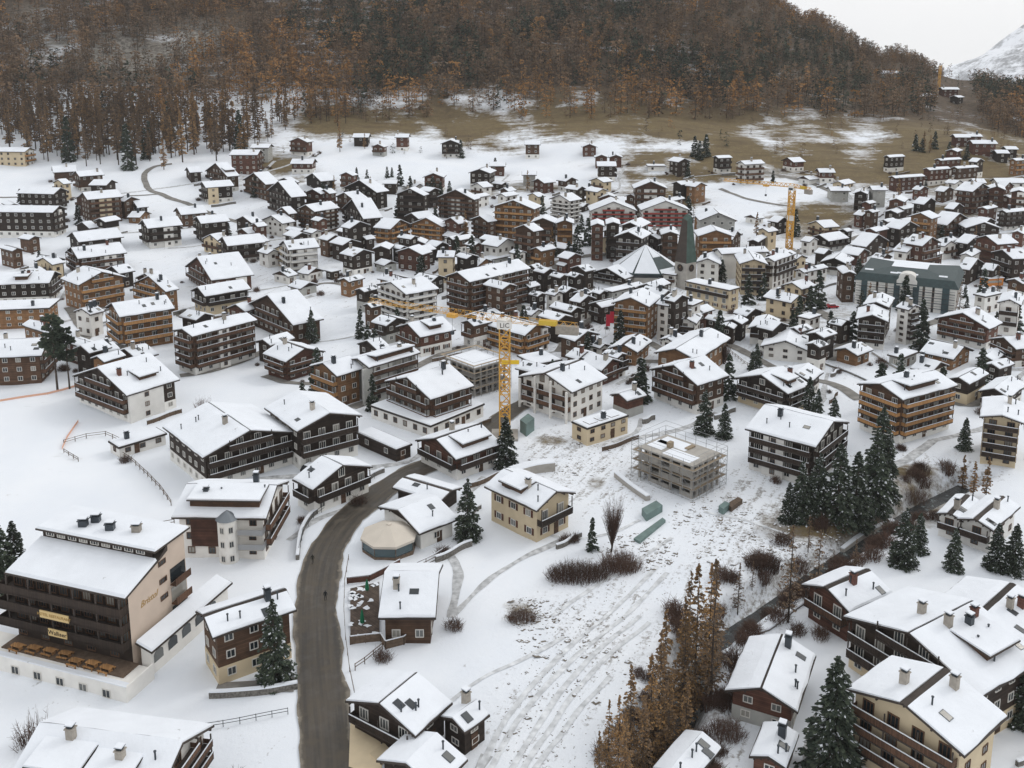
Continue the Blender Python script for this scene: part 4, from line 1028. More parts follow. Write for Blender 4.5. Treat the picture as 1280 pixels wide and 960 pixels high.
LM = [M['larchB'], M['larchG'], M['larchD']]; SM = [M['sprA'], M['sprB'], M['tsnow']]
PR = {
 'larch': [make_proto('larch', 10 + i, 22, 3.5, 80, 1300, .58, [(.68, .10, .22), (.45, .10, .45), (.6, .25, .15)][i % 3], LM, .30, .22, True) for i in range(6)],
 'gold': [make_proto('larch', 30 + i, 20, 3.0, 90, 1500, .52, (.38, .57, .05), LM, .28, .12, True) for i in range(3)],
 'larchN': [make_proto('larch', 50 + i, 24, 4.6, 190, [3900, 3000, 3500][i], .34, [(.52, .38, .10), (.66, .20, .14), (.40, .54, .06)][i], LM, .24, .10, True) for i in range(3)],
 'thin': [make_proto('larch', 60 + i, 24, 3.6, 90, 1300, .34, (.6, .05, .35), LM, .26, .15, True) for i in range(2)],
 'spruce': [make_proto('spruce', 70 + i, 20, 3.6, 110, 1500, 1.0, (.58, .36, .06), SM, .3, .04) for i in range(4)],
 'spruceN': [make_proto('spruce', 80 + i, 22, 4.3, 280, 11500, .46, (.55, .39, .06), SM, .34, .04, True) for i in range(3)],
 'pine': [make_proto('pine', 90 + i, 20, 3.4, 60, 2600, .7, (.5, .5, 0), SM, .32, .4, True) for i in range(2)],
}
TREES = []
def plant(kind, x, y, height, label=None, group=None, name=None, r=random.Random(3), idx=None, wide=1.0, pxy=None, cat='tree'):
    tr, cr_, H = PR[kind][idx if idx is not None else r.randrange(len(PR[kind]))]
    s = height / H; z = z1(x, y)
    nm = name or {'larch': 'larch_tree', 'gold': 'golden_larch_tree', 'larchN': 'larch_tree', 'thin': 'larch_tree', 'spruce': 'spruce_tree', 'spruceN': 'spruce_tree', 'pine': 'pine_tree'}[kind]
    o = empty(nm, (x, y, z), r.uniform(0, 6.28)); o.scale = (s * wide * r.uniform(.92, 1.08),) * 2 + (s,)
    inst('trunk', tr, o); inst('crown', cr_, o)
    tag(o, label, cat, group); 
    if label is None: TREES.append(dict(o=o, kind=kind, px=pxy, h=height))
    return o
def tree_px(kind, px, py, hpx, **k):
    p = at(px, py); d = p[1] * cT - (p[2] - HC) * sT
    return plant(kind, p[0], p[1], hpx * d / F, pxy=(px, py), **k)
# ---- the forested slope
g = np.random.default_rng(11)
fx, fy = [], []
n = 60000
Yc = 520 + 560 * g.random(n) ** .9; Uc = (g.random(n) * 1.5 - .72)
Xc = Yc * Uc; Zc_ = zt(Xc, Yc); px_, py_ = pix(Xc, Yc, Zc_)
edge_x = [-200, 0, 60, 100, 150, 200, 260, 300, 345, 420, 470, 560, 640, 760, 860, 960, 1040, 1090, 1130, 1165, 1178, 1200, 1215, 1225, 1250, 1290, 1500]
edge_y = [190, 196, 200, 207, 214, 212, 206, 200, 168, 160, 152, 150, 148, 150, 150, 150, 148, 150, 150, 148, 100, 98, 112, 150, 170, 178, 190]
ye = np.interp(px_, edge_x, edge_y)
dens = np.clip((ye + 4 - py_) / 14, 0, 1)
def hole(cx, cy, rx, ry, k): return 1 - k * np.clip(1.4 - np.hypot((px_ - cx) / rx, (py_ - cy) / ry), 0, 1)
for a in [(170, 75, 80, 28, .9), (245, 50, 45, 16, .9), (60, 70, 40, 20, .6), (30, 20, 30, 30, .6), (300, 20, 8, 40, .9), (262, 105, 9, 16, .95), (150, 108, 25, 8, .8), (215, 100, 20, 9, .7), (1118, 92, 22, 5, .95), (1185, 112, 28, 10, .9), (1200, 130, 14, 14, .9), (1170, 105, 30, 6, .8), (1160, 150, 30, 8, .8), (300, 165, 20, 9, .9), (240, 140, 40, 10, .5), (985, 95, 12, 6, .8), (560, 160, 30, 8, .7), (1060, 130, 12, 6, .7)]: dens *= hole(*a)
dens *= .55 + .75 * fbm(Xc, Yc, 70, 3)
scat = np.where((px_ > 345) & (py_ < 200) & (py_ >= ye) & ~((px_ > 640) & (px_ < 800) & (py_ > 170)), .17 * (fbm(Xc, Yc, 30, 2) > .45), 0); dens = np.maximum(dens, scat); sparse = scat >= dens
sp_area = Yc * 560 * 1.5 / n                                            # ground each candidate stands for
keep = g.random(n) < np.clip(dens * sp_area / 40.0 * np.where((py_ > ye - 40) & (px_ > 340), .75, 1.15), 0, 1)
Xc, Yc, px_, py_, Zc_, sparse = Xc[keep], Yc[keep], px_[keep], py_[keep], Zc_[keep], sparse[keep]
vis = (px_ > -60) & (px_ < 1340) & (py_ > -45)
Xc, Yc, px_, py_, Zc_, sparse = Xc[vis], Yc[vis], px_[vis], py_[vis], Zc_[vis], sparse[vis]
order = np.argsort(Yc + 1e4 * sparse)
sprp = np.clip((fbm(Xc + 300, Yc, 80, 3) - .52) * 5 + np.clip((px_ - 380) / 300, 0, 1) * np.clip((60 - abs(py_ - 80)) / 60, 0, 1) * .55, 0.02, .7)
sprp = np.where((px_ < 360) & (py_ > 120), .05, sprp)
goldp = np.clip((fbm(Xc - 700, Yc, 60, 3) - .56) * 2.6 + .12 * np.exp(-((py_ - np.interp(px_, edge_x, edge_y) + 18) / 16) ** 2) * (px_ > 60) + .5 * np.exp(-((px_ - 340) / 110) ** 2 - ((py_ - 90) / 35) ** 2) + .35 * np.exp(-((px_ - 190) / 90) ** 2 - ((py_ - 120) / 25) ** 2), .03, .5)
u1 = g.random(len(Xc)); kindf = np.where(u1 < sprp, 2, np.where(g.random(len(Xc)) < goldp, 1, 0))
hf = np.where(kindf == 2, 18, 19) * (.6 + .6 * g.random(len(Xc))) * (1 - .42 * np.clip((px_ - 820) / 250, 0, 1) * np.clip((150 - py_) / 60, 0, 1)) * (1 - .15 * np.clip((60 - py_) / 60, 0, 1))
hf = hf * np.where(sparse, .16 + .34 * g.random(len(hf)) ** 2, 1)
rr = random.Random(5)
for i in order[:300]:
    k = ['larch', 'gold', 'spruce'][kindf[i]]
    lab, grp = [('bare brown larch standing at the lower edge of the forested slope', 'brown larches along the forest edge'), ('golden larch among brown ones at the lower edge of the forested slope', 'golden larches along the forest edge'), ('dark spruce among larches at the lower edge of the forested slope', 'spruces along the forest edge')][kindf[i]]
    plant(k, Xc[i], Yc[i], hf[i] * (1.3 if px_[i] < 330 else .95), lab, grp, r=rr, cat='tree')
def forest():
    protos = [tree_arrays('larch', 200 + i, 40, 160, 1.0, .125, .050, .08)[:2] for i in range(10)]
    sprs = [tree_arrays('spruce', 300 + i, 36, 120, 1.0, .140, .068, .03)[:2] for i in range(6)]
    tq = []
    for i in range(3):
        a0, a1 = 2 * math.pi * i / 3, 2 * math.pi * (i + 1) / 3
        tq.append([(.012 * math.cos(a0), .012 * math.sin(a0), -.05), (.012 * math.cos(a1), .012 * math.sin(a1), -.05), (.003 * math.cos(a1), .003 * math.sin(a1), .95), (.003 * math.cos(a0), .003 * math.sin(a0), .95)])
    tq = np.array(tq, np.float32); QS, CS = [], []
    for i in order[300:]:
        k = kindf[i]; q, m = (sprs if k == 2 else protos)[g.integers(0, 6 if k == 2 else 10)]
        a = g.random() * 6.28; ca_, sa = math.cos(a), math.sin(a); H = hf[i]; wd = H * (.8 + .4 * g.random())
        Qa = np.concatenate([q, tq]); x = Qa[..., 0] * wd; y = Qa[..., 1] * wd
        QS.append(np.stack([x * ca_ - y * sa + Xc[i], x * sa + y * ca_ + Yc[i], Qa[..., 2] * H + Zc_[i]], -1))
        if k == 2: col = np.array([.036, .046, .032]) * g.uniform(.7, 1.6)
        elif k == 1: col = np.array([.36, .195, .075]) * g.uniform(.65, 1.15)
        else:
            f = g.random(); col = (np.array([.235, .152, .088]) * (1 - f) + np.array([.150, .112, .082]) * f) * g.uniform(.55, 1.3)
        c = col[None] * (1 + (m[:, None] - .5) * .35); CS.append(np.concatenate([c, np.tile([.05, .04, .034], (3, 1))]))
    fm = bpy.data.materials.new('forest_foliage'); fm.use_nodes = True; t = fm.node_tree; vc = t.nodes.new('ShaderNodeVertexColor'); vc.layer_name = 'species_colour'
    t.links.new(vc.outputs['Color'], t.nodes['Principled BSDF'].inputs['Base Color']); t.nodes['Principled BSDF'].inputs['Roughness'].default_value = .9; t.nodes['Principled BSDF'].inputs['Specular IOR Level'].default_value = .1
    Q = np.concatenate(QS); Cc = np.repeat(np.concatenate(CS), 4, 0)
    me = quads_mesh('forest', Q, np.zeros(len(Q), int), [fm])
    at2 = me.color_attributes.new('species_colour', 'FLOAT_COLOR', 'POINT'); at2.data.foreach_set('color', np.column_stack([Cc, np.ones(len(Cc))]).astype(np.float32).ravel())
    tag(inst('forest', me), 'brown and gold autumn larch forest covering the mountain slope', 'forest', kind='stuff')
    print('forest trees', len(QS))
forest()
# ---- trees of the village
for a in [(72, 489, 98), (87, 486, 78)]: tree_px('pine', *a)
for a in [(390, 428, 42), (632, 583, 66), (585, 672, 78), (345, 852, 112), (3, 742, 98), (22, 730, 84), (-14, 735, 110), (1000, 650, 78), (1021, 646, 84), (1046, 650, 100), (1068, 652, 92), (1091, 642, 108), (1106, 622, 80), (1100, 590, 85), (1128, 706, 76), (1148, 690, 52), (1191, 712, 56), (1244, 712, 62), (1266, 716, 66), (1282, 905, 95), (1038, 965, 160), (1205, 562, 42), (1010, 524, 55), (1040, 556, 62), (1021, 530, 46), (880, 542, 58), (905, 548, 46), (945, 468, 40), (1012, 650, 60), (1079, 660, 60), (985, 652, 52)]:
    tree_px('spruceN', *a, wide=1.3)
for a in [(1065, 424, 36), (1012, 396, 40), (935, 380, 38), (902, 352, 28), (885, 320, 28), (735, 306, 34), (748, 312, 30), (764, 318, 28), (780, 330, 20), (668, 328, 28), (711, 331, 30), (702, 330, 18), (990, 408, 22), (940, 462, 24), (404, 254, 26), (412, 258, 24), (370, 246, 20), (528, 342, 24), (446, 224, 15), (459, 226, 14), (484, 222, 14), (490, 221, 12), (500, 232, 26), (513, 240, 20), (541, 246, 26), (551, 247, 20), (562, 244, 18), (498, 276, 30), (630, 280, 24), (619, 215, 18), (576, 197, 22), (868, 196, 26), (882, 196, 28), (874, 200, 24), (860, 222, 20), (852, 218, 18), (966, 228, 15), (1144, 188, 20), (1152, 190, 17), (1168, 186, 22), (1186, 195, 18), (1208, 200, 20), (1158, 232, 12), (320, 246, 26), (1106, 210, 12), (1244, 415, 26), (1258, 412, 34), (1270, 416, 36), (50, 334, 22), (60, 338, 18), (98, 280, 24), (26, 256, 20), (286, 296, 18), (678, 268, 24), (727, 290, 22), (852, 275, 18), (818, 280, 14), (1206, 372, 16), (1222, 386, 20), (1208, 388, 18), (1250, 382, 0)]:
    if a[2]: tree_px('spruce', *a, wide=1.35)
for a in [(425, 190, 36), (456, 186, 20), (1245, 568, 66), (1202, 616, 50), (1216, 620, 46), (1232, 622, 54), (1154, 190, 26), (1162, 191, 22), (582, 303, 40), (574, 300, 30), (774, 326, 22), (205, 212, 40)]: tree_px('gold', *a)
for a, i in [((738, 985, 85), 0), ((776, 962, 150), 0), ((792, 985, 130), 1), ((818, 912, 170), 0), ((750, 960, 100), 2), ((770, 985, 110), 0), ((762, 972, 120), 2), ((800, 962, 165), 2), ((812, 930, 160), 1), ((842, 896, 165), 0), ((856, 880, 195), 2), ((874, 838, 150), 2), ((823, 965, 140), 0), ((845, 945, 120), 0), ((850, 812, 110), 1), ((880, 812, 120), 1)]: tree_px('larchN', a[0] + 10, a[1] + 18, a[2] + 16, idx=i, wide=.78)
for a in [(888, 880, 195), (985, 778, 130), (1021, 746, 90), (922, 768, 70), (1068, 716, 46), (1010, 690, 50), (940, 738, 40), (1160, 420, 16), (1110, 345, 18)]: tree_px('thin', *a)
tr_ = random.Random(31); cnt = 0
for _ in range(1500):                                                   # conifers scattered between the houses
    if cnt >= 62: break
    px, py = tr_.uniform(330, 1275), tr_.uniform(235, 520)
    if any(((px - a) / c) ** 2 + ((py - b) / d) ** 2 < 1 for a, b, c, d in [(1050, 478, 62, 50), (945, 640, 90, 50), (405, 395, 85, 30), (960, 250, 110, 24), (1030, 275, 55, 24), (590, 470, 70, 40), (640, 540, 100, 40)]): continue
    p = at(px, py)
    if any(math.hypot(p[0] - q['fp'][0], p[1] - q['fp'][1]) < .5 * max(q['L'], q['W']) + 2.0 for q in HOUSES): continue
    if px < 600 and tr_.random() < .5: continue
    kd = tr_.choice(['spruce', 'spruce', 'spruce', 'gold', 'thin']); q = plant(kd, p[0], p[1], tr_.uniform(7, 13), pxy=(px, py), wide=1.25 if kd == 'spruce' else 1.0); cnt += 1
# ---- leafless shrubs
def shrub_mesh(name, seed, nst, sx, sy, sz, r=.03, up=.8):
    g_ = random.Random(seed); b = MB()
    for i in range(nst):
        a, q = g_.uniform(0, 6.28), math.sqrt(g_.random()); x, y = q * sx * math.cos(a), q * sy * math.sin(a)
        k = math.sqrt(max(.05, 1 - q * q)) * g_.uniform(.55, 1.05); tip = (x + g_.uniform(-.5, .5) * sz * .5 + x * .15, y + g_.uniform(-.5, .5) * sz * .5, sz * k)
        b.bar((x, y, -.5), tip, r, n=3, r2=.008)
        for j in range(2):
            f = g_.uniform(.35, .8); p = [x + (tip[0] - x) * f, y + (tip[1] - y) * f, tip[2] * f]
            b.bar(p, (p[0] + g_.uniform(-.6, .6), p[1] + g_.uniform(-.6, .6), p[2] + g_.uniform(.2, .7)), r * .6, n=3, r2=.006)
    return b.mesh(name, [M['bush']])
def shrub(px, py, wpx, hpx, label, nst=260, depth=.6, seed=1, name='bare_shrub', r=.035):
    p = at(px, py); sc = F / (p[1] * cT - (p[2] - HC) * sT)
    me = shrub_mesh(name, seed, nst, wpx / 2 / sc, wpx / 2 / sc * depth, hpx / sc, r)
    return tag(inst(name, me, None, (p[0], p[1], p[2])), label, 'shrub')
shrub(722, 722, 72, 26, 'wide leafless brown hedge on the bank below the cream house', 900, .5, 1, 'bare_hedge')
shrub(775, 712, 50, 30, 'dense grey leafless hedge clump under the tall reddish bare tree', 600, .6, 2, 'bare_hedge')
shrub(44, 932, 44, 50, 'leafless shrub on the snowy bank left of the bottom left house', 120, .7, 3, r=.05)
shrub(255, 512, 22, 20, 'leafless garden shrub on the snow behind the twin-gabled dark hotel', 90, .7, 4)
shrub(1140, 625, 40, 22, 'grey leafless thicket on the stream bank behind the spruce grove', 200, .6, 5)
shrub(652, 776, 36, 20, 'low rusty thicket on the lip of the snow bank', 240, .5, 6)
shrub(905, 920, 50, 26, 'frosted grey bush on the slope between the larch row and the red-brown house', 300, .7, 7)
GS = [shrub_mesh('garden_shrub', 40 + i, 110, .9, .8, 1.3, .03) for i in range(3)]
gr_ = random.Random(21)
for q in HOUSES:
    for k in range(gr_.choice([0, 0, 1, 2, 2]) if q["sc"] > 1.9 else 0):
        cx, cy, b_ = q['fp']; lx = gr_.uniform(-.6, .6) * q['L']; ly = -q['W'] / 2 - gr_.uniform(1.2, 3.5)
        if gr_.random() < .4: lx, ly = -q['L'] / 2 - gr_.uniform(1.2, 3.5), gr_.uniform(-.5, .5) * q['W']
        X, Y = cx + lx * math.cos(b_) - ly * math.sin(b_), cy + lx * math.sin(b_) + ly * math.cos(b_)
        if any(abs((X - p['fp'][0]) * math.cos(p['fp'][2]) + (Y - p['fp'][1]) * math.sin(p['fp'][2])) < p['L'] / 2 + .5 and abs(-(X - p['fp'][0]) * math.sin(p['fp'][2]) + (Y - p['fp'][1]) * math.cos(p['fp'][2])) < p['W'] / 2 + .5 for p in HOUSES): continue
        s = gr_.uniform(.6, 1.5); tag(inst('garden_shrub', gr_.choice(GS), None, (X, Y, z1(X, Y)), (0, 0, gr_.uniform(0, 6)), (s, s, s)), 'low dark leafless garden shrub standing in snow beside a village house', 'shrub', 'garden shrubs of the village')
sr_ = random.Random(12)
for i in range(84):
    a_ = sr_.random(); k = min(int(a_ * (len(RIVER) - 1)), len(RIVER) - 2); f_ = a_ * (len(RIVER) - 1) - k
    x, y = [RIVER[k][c_] * (1 - f_) + RIVER[k + 1][c_] * f_ for c_ in (0, 1)]; tx, ty = RIVER[k + 1][0] - RIVER[k][0], RIVER[k + 1][1] - RIVER[k][1]; l = math.hypot(tx, ty); sd = sr_.choice([-1, -1, 1]) * sr_.uniform(2.8, 7.0)
    x, y = x - ty / l * sd, y + tx / l * sd; s = sr_.uniform(1.0, 2.2)
    tag(inst('bank_shrub', sr_.choice(GS), None, (x, y, z1(x, y)), (0, 0, sr_.uniform(0, 6)), (s, s, s * .9)), 'leafless brown shrub on the steep bank of the stream', 'shrub', 'shrubs along the stream')
def bare_tree(px, py, hpx, label, seed):
    p = at(px, py); sc = F / (p[1] * cT - (p[2] - HC) * sT); H = hpx / sc; g_ = random.Random(seed)
    o = empty('bare_tree', tuple(p)); tag(o, label, 'tree'); b = MB(); c = MB()
    for i in range(5):
        a = g_.uniform(0, 6.28); q = g_.uniform(.2, 1.2); b.bar((0, 0, -.5), (q * math.cos(a), q * math.sin(a), H * .45), .13, n=5, r2=.06)
        for j in range(60):
            f = g_.uniform(.2, 1); s = (q * math.cos(a) * f, q * math.sin(a) * f, H * .45 * f); l = g_.uniform(.25, .55) * H; aa = g_.uniform(0, 6.28)
            e = (s[0] + l * .33 * math.cos(aa), s[1] + l * .33 * math.sin(aa), s[2] + l); c.bar(s, e, .03, n=3, r2=.006)
            for k in range(4):
                m_ = g_.uniform(.3, .95); w = [s[z] + (e[z] - s[z]) * m_ for z in range(3)]; c.bar(w, (w[0] + g_.uniform(-.7, .7), w[1] + g_.uniform(-.7, .7), w[2] + g_.uniform(.3, .9)), .014, n=3, r2=.005)
    b.build('trunk', M['bark'], o); c.build('crown', M['bush'], o)
bare_tree(764, 690, 78, 'tall reddish leafless tree with fine upright twigs above the hedge', 1)
bare_tree(905, 455, 30, 'small leafless tree in the yard beside the black barns', 2)
bare_tree(1268, 355, 38, 'large leafless tree by the right edge near the orange hut', 3)
tree_px('spruce', 740, 688, 44)
# ================================================================ special buildings and furniture
def frame_px(xl, xm, xr, y, beta, hp, extra=0.0):
    """near eave corner in the photo -> centre, size, wall height of a rotated rectangle"""
    b = R(beta); H = 8.0
    for _ in range(3):
        q = at(xm, y, H + extra); H = hp * (q[1] * cT - (q[2] - HC) * sT) / F / cT
    P, L, W_, sc = solve(xl, xm, xr, y, b, H + extra)
    cb, sb = math.cos(b), math.sin(b)
    return (P[0] + L / 2 * cb - W_ / 2 * sb, P[1] + L / 2 * sb + W_ / 2 * cb, P[2] - H - extra), b, L, W_, H + extra, sc
def text(name, s, size, m, parent, loc, rot, ext=.02, shear=0, align='CENTER'):
    c = bpy.data.curves.new(name, 'FONT'); c.body = s; c.size = size; c.extrude = ext; c.align_x = align; c.align_y = 'CENTER'; c.shear = shear; c.resolution_u = 2
    c.materials.append(m); o = bpy.data.objects.new(name, c); o.location = loc; o.rotation_euler = rot; link(o, parent); dg = bpy.context.evaluated_depsgraph_get(); me = bpy.data.meshes.new_from_object(o.evaluated_get(dg)); bpy.data.objects.remove(o)
    return inst(name, me, parent, loc, rot)
M['gold'] = mat('gold_paint', (.38, .24, .08), .6); M['ink'] = mat('dark_lettering', (.03, .02, .018), .7); M['board'] = mat('cream_sign_board', (.62, .46, .22), .6)
M['stonew'] = mat('dry_stone_wall', (.16, .15, .135), .95, noise=(3.5, .45), bump=.8, scale=4)
M['copper'] = mat('green_copper_roof', (.050, .085, .072), .6, noise=(.7, .2)); M['copperB'] = mat('brown_copper_roof', (.055, .042, .035), .6, noise=(.7, .2))
M['slate'] = mat('dark_green_mansard', (.035, .055, .058), .6, noise=(1, .2)); M['bglass'] = mat('blue_green_glazing', (.05, .085, .095), .2, spec=.6)
M['canvas'] = mat('beige_canvas', (.58, .53, .46), .8, noise=(.4, .05)); M['green'] = mat('green_parasol_cloth', (.01, .16, .075), .7)
M['orange'] = mat('orange_boards', (.55, .20, .04), .6); M['net'] = mat('pale_orange_net', (.72, .42, .30), .8); M['wood'] = mat('weathered_wood', (.12, .085, .06), .85, var=.2, noise=(2, .25))
M['pink'] = mat('red_banner_cloth', (.55, .03, .06), .7); M['tarp'] = mat('grey_green_tarpaulin', (.13, .19, .18), .6, noise=(.5, .2)); M['scaf'] = mat('galvanised_scaffold', (.33, .34, .35), .45, metal=.5); M['plank'] = mat('scaffold_planks', (.30, .24, .17), .85, var=.2)

# ---- the big sign hotel
def beta_from(A, B, zpl):
    a, b = [np.array(flat_at(*q, zpl)) for q in (A, B)]; d = a - b
    return math.degrees(math.atan2(d[1], d[0])) - 90
SIGN_BETA = beta_from((8, 712), (160, 745), 14.5); print('sign beta', SIGN_BETA, beta_from((1073, 343), (1196, 358), 12))
def sign_hotel():
    loc, b, L, W_, H, sc = frame_px(8, 160, 237, 745, SIGN_BETA, 76, 3.8)
    o = tag(empty('hotel', loc, b), 'large dark balconied hotel with two yellow name boards and a plain pink-cream end wall', 'hotel', 'village houses')
    hx, hy = L / 2 - .5, W_ / 2 - .5; base = H - 10.4; x1 = -hx + L * .45; xe = -hx + L * .62; zr = H + 1.7; zt_ = zr + 1.8
    side = [(-hx, -4), (hx, -4), (hx, zt_ - .3), (xe, zt_ - .3), (xe, H + 2.2), (-hx, H - .3)]
    w = MB(); A = [(x, -hy, z) for x, z in side]; B_ = [(x, hy, z) for x, z in side]
    w.face(A); w.face(B_[::-1]); n = len(A)
    for i in range(n): j = (i + 1) % n; w.face([A[j], A[i], B_[i], B_[j]], 1 if i == n - 1 else 0)
    wl = w.build('wall', [mat('pinkish_cream_plaster', (.56, .46, .38), .9, noise=(.4, .06)), M['timD']], o); fix_normals(wl.data)
    r = MB(); e = .9; t = .28
    r.hexa([(-hx - e, -hy - .3, H - .55), (x1 + .3, -hy - .3, zr - .2), (x1 + .3, hy + .6, zr - .2), (-hx - e, hy + .6, H - .55), (-hx - e, -hy - .3, H - .3), (x1 + .3, -hy - .3, zr + .06), (x1 + .3, hy + .6, zr + .06), (-hx - e, hy + .6, H - .3)])
    r.box(x1 - .7, hx + .8, -hy - .6, hy + .6, zt_ - .25, zt_); r.hexa([(x1 + .3, -hy - .3, zr - .2), (xe, -hy - .3, H + 2.2), (xe, -hy + 1.2, H + 2.2), (x1 + .3, -hy + 1.2, zr - .2), (x1 + .3, -hy - .3, zr + .06), (xe, -hy - .3, H + 3.2), (xe, -hy + 1.2, H + 2.5), (x1 + .3, -hy + 1.2, zr + .06)])
    rf = r.build('roof', M['fascia'], o)
    s = MB()
    s.hexa([(-hx - e + .1, -hy - .2, H - .28), (x1, -hy - .2, zr + .05), (x1, hy + .5, zr + .05), (-hx - e + .1, hy + .5, H - .28), (-hx - e + .4, -hy, H + .12), (x1, -hy, zr + .38), (x1, hy + .3, zr + .38), (-hx - e + .4, hy + .3, H + .12)])
    s.hexa([(x1 - .6, -hy - .5, zt_ + .01), (hx + .7, -hy - .5, zt_ + .01), (hx + .7, hy + .5, zt_ + .01), (x1 - .6, hy + .5, zt_ + .01), (x1 - .4, -hy - .3, zt_ + .32), (hx + .5, -hy - .3, zt_ + .32), (hx + .5, hy + .3, zt_ + .32), (x1 - .4, hy + .3, zt_ + .32)])
    s.build('snow_layer', M['snow'], rf)
    for x, y in ((x1 + 3, -hy * .45), (x1 + 2.2, -hy * .05), (x1 + 1.8, hy * .4), (x1 + 3.5, hy * .32)): inst('chimney', CHIM[1 if y > -1 else 0], rf, (x, y, zt_ + .1), (0, 0, R(20)), (1.1, 1.5, .75))
    c = MB(); c.box(x1 - .02, x1 + .3, -hy + .6, hy - .1, zr - .3, zt_ - .26); c.build('clerestory_band', M['timD'], o)
    for i in range(9): inst('window', WIN['ww'], o, (x1 - .03, hy - 1.5 - i * (2 * hy - 3) / 8.5, zr + .65), (0, 0, R(-90)), (1.5, 1, .9))
    sh = 10.4 / 4
    for f in range(4):
        z = base + f * sh
        for i in range(10):
            if f or i % 2 == 0: inst('window', WIN['bw'], o, (-hx - .03, hy - 1 - i * (2 * hy - 2) / 9, z + .15), (0, 0, R(-90)), (1.5, 1, 1.95))
        if f:
            m = MB(); d = 1.7; k = hy + (1.6 if f < 3 else 1.2)
            m.box(-hx - d, -hx - .02, -hy, k, z - .25, z - .03, 1); m.box(-hx - d, -hx - d + .1, -hy, k, z - .4, z + 1.0); m.box(-hx - d + .1, -hx + 4, k - .1, k, z - .4, z + 1.0); m.box(-hx - d + .1, -hx - .02, -hy, -hy + .1, z - .3, z + 1.0)
            m.box(-hx - .02, -hx + 4, hy + .02, k - .1, z - .25, z - .03, 1)
            for i in range(6):
                y = -hy + .3 + i * (2 * hy - .6) / 5; m.box(-hx - d + .15, -hx - d + .35, y - .1, y + .1, z - .03, z + sh - .26, 1)
            m.build('balcony', [M['balD'], M['fascia']], o)
    for (y0, y1, f, s_, size, mt) in ((.38, -.12, 2, 'HOTEL RESTAURANT', .62, M['gold']), (.26, -.06, 1, 'Walliser', .95, M['ink'])):
        z = base + f * sh + .42; m = MB(); m.box(-hx - 1.86, -hx - 1.72, hy * y1, hy * y0, z - .55, z + .55); sg = m.build('sign_board', M['board'], o)
        text('lettering', s_, size, mt, sg, (-hx - 1.88, hy * (y0 + y1) / 2, z), (R(90), 0, R(-90)))
    tx = text('lettering', 'Bristol', 1.35, M['gold'], wl, (-hx + L * .30, -hy - .03, H - 3.2), (R(90), 0, 0), shear=.35)
    for k, z in enumerate((H + .4, H - 2.4, H - 5.0)): inst('window', WIN['bw'], o, (-hx + L * .54, -hy - .03, z), (0, 0, 0), (1.6, 1, .8))
    for f in range(3):
        m = MB(); m.box(xe + .5, hx - .2, -hy - .06, -hy - .02, base + 1 + f * 3, base + 3.2 + f * 3, 1); m.box(xe + .4, hx - .1, -hy - .9, -hy - .02, base + .7 + f * 3, base + .9 + f * 3); m.box(xe + .4, hx - .1, -hy - .98, -hy - .9, base + .7 + f * 3, base + 1.8 + f * 3)
        m.build('balcony', [M['balB'], M['glass']], o)
    # terrace storey with its parapet, posts and small windows
    tr = MB(); tr.box(-hx - 5.6, -hx - .05, -hy - 3.5, hy + 8, -4, base - .3); tr.box(-hx - 5.6, -hx - 5.4, -hy - 3.5, hy + 8, base - .3, base + .5); tr.box(-hx - 5.4, -hx - .1, -hy - 3.5, -hy - 3.3, base - .3, base + .5)
    te = tr.build('terrace', M['plW'], o)
    sn = MB(); sn.box(-hx - 5.38, -hx - 3.9, -hy - 3.28, hy + 7.9, base - .3, base - .12); sn.box(-hx - 5.6, -hx - 5.4, -hy - 3.5, hy + 8, base + .505, base + .62); sn.build('snow_layer', M['snow'], te)
    tf = MB(); tf.box(-hx - 3.2, -hx - .06, -hy - 1, hy, base - .295, base - .1); tf.build('terrace_floor', M['wood'], te)
    for i in range(6): inst('window', WIN['w'], te, (-hx - 5.63, hy - 1 - i * (2 * hy) / 5.2, base - 1.75), (0, 0, R(-90)), (1.4, 1, 1.3))
    rnd_ = random.Random(4)
    for i in range(7):                                                    # tables with benches put away on the terrace
        t_ = empty('terrace_table', (0, 0, 0)); q = MB(); q.box(-.9, .9, -.4, .4, .7, .76); q.box(-.8, -.7, -.3, .3, 0, .7); q.box(.7, .8, -.3, .3, 0, .7); q.build('table_top', M['balH'], t_)
        for s_ in (-1, 1): q = MB(); q.box(-.9, .9, s_ * .75 - .15, s_ * .75 + .15, .42, .47); q.box(-.75, -.68, s_ * .75 - .1, s_ * .75 + .1, 0, .42); q.box(.68, .75, s_ * .75 - .1, s_ * .75 + .1, 0, .42); q.build('bench', M['balH'], t_)
        a = b + R(90); px, py = -hx - 2.4 + rnd_.uniform(-.6, .5), -hy + 2.2 + i * 2.6
        t_.location = (loc[0] + px * math.cos(b) - py * math.sin(b), loc[1] + px * math.sin(b) + py * math.cos(b), loc[2] + base - .3); t_.rotation_euler = (0, 0, a + rnd_.uniform(-.1, .1))
        tag(t_, 'honey wooden table with benches under the lowest balcony of the sign hotel', 'table', 'terrace tables of the sign hotel')
    # the long low wing along the side
    w2 = empty('low_wing', (loc[0], loc[1], loc[2]), b); tag(w2, 'low cream wing with arched windows along the end wall of the sign hotel', 'building', 'village houses')
    q = MB(); q.box(-hx + .5, hx + 6, -hy - 2.7, -hy - 1.05, -4, base + 2.0); wl2 = q.build('wall', M['plW'], w2)
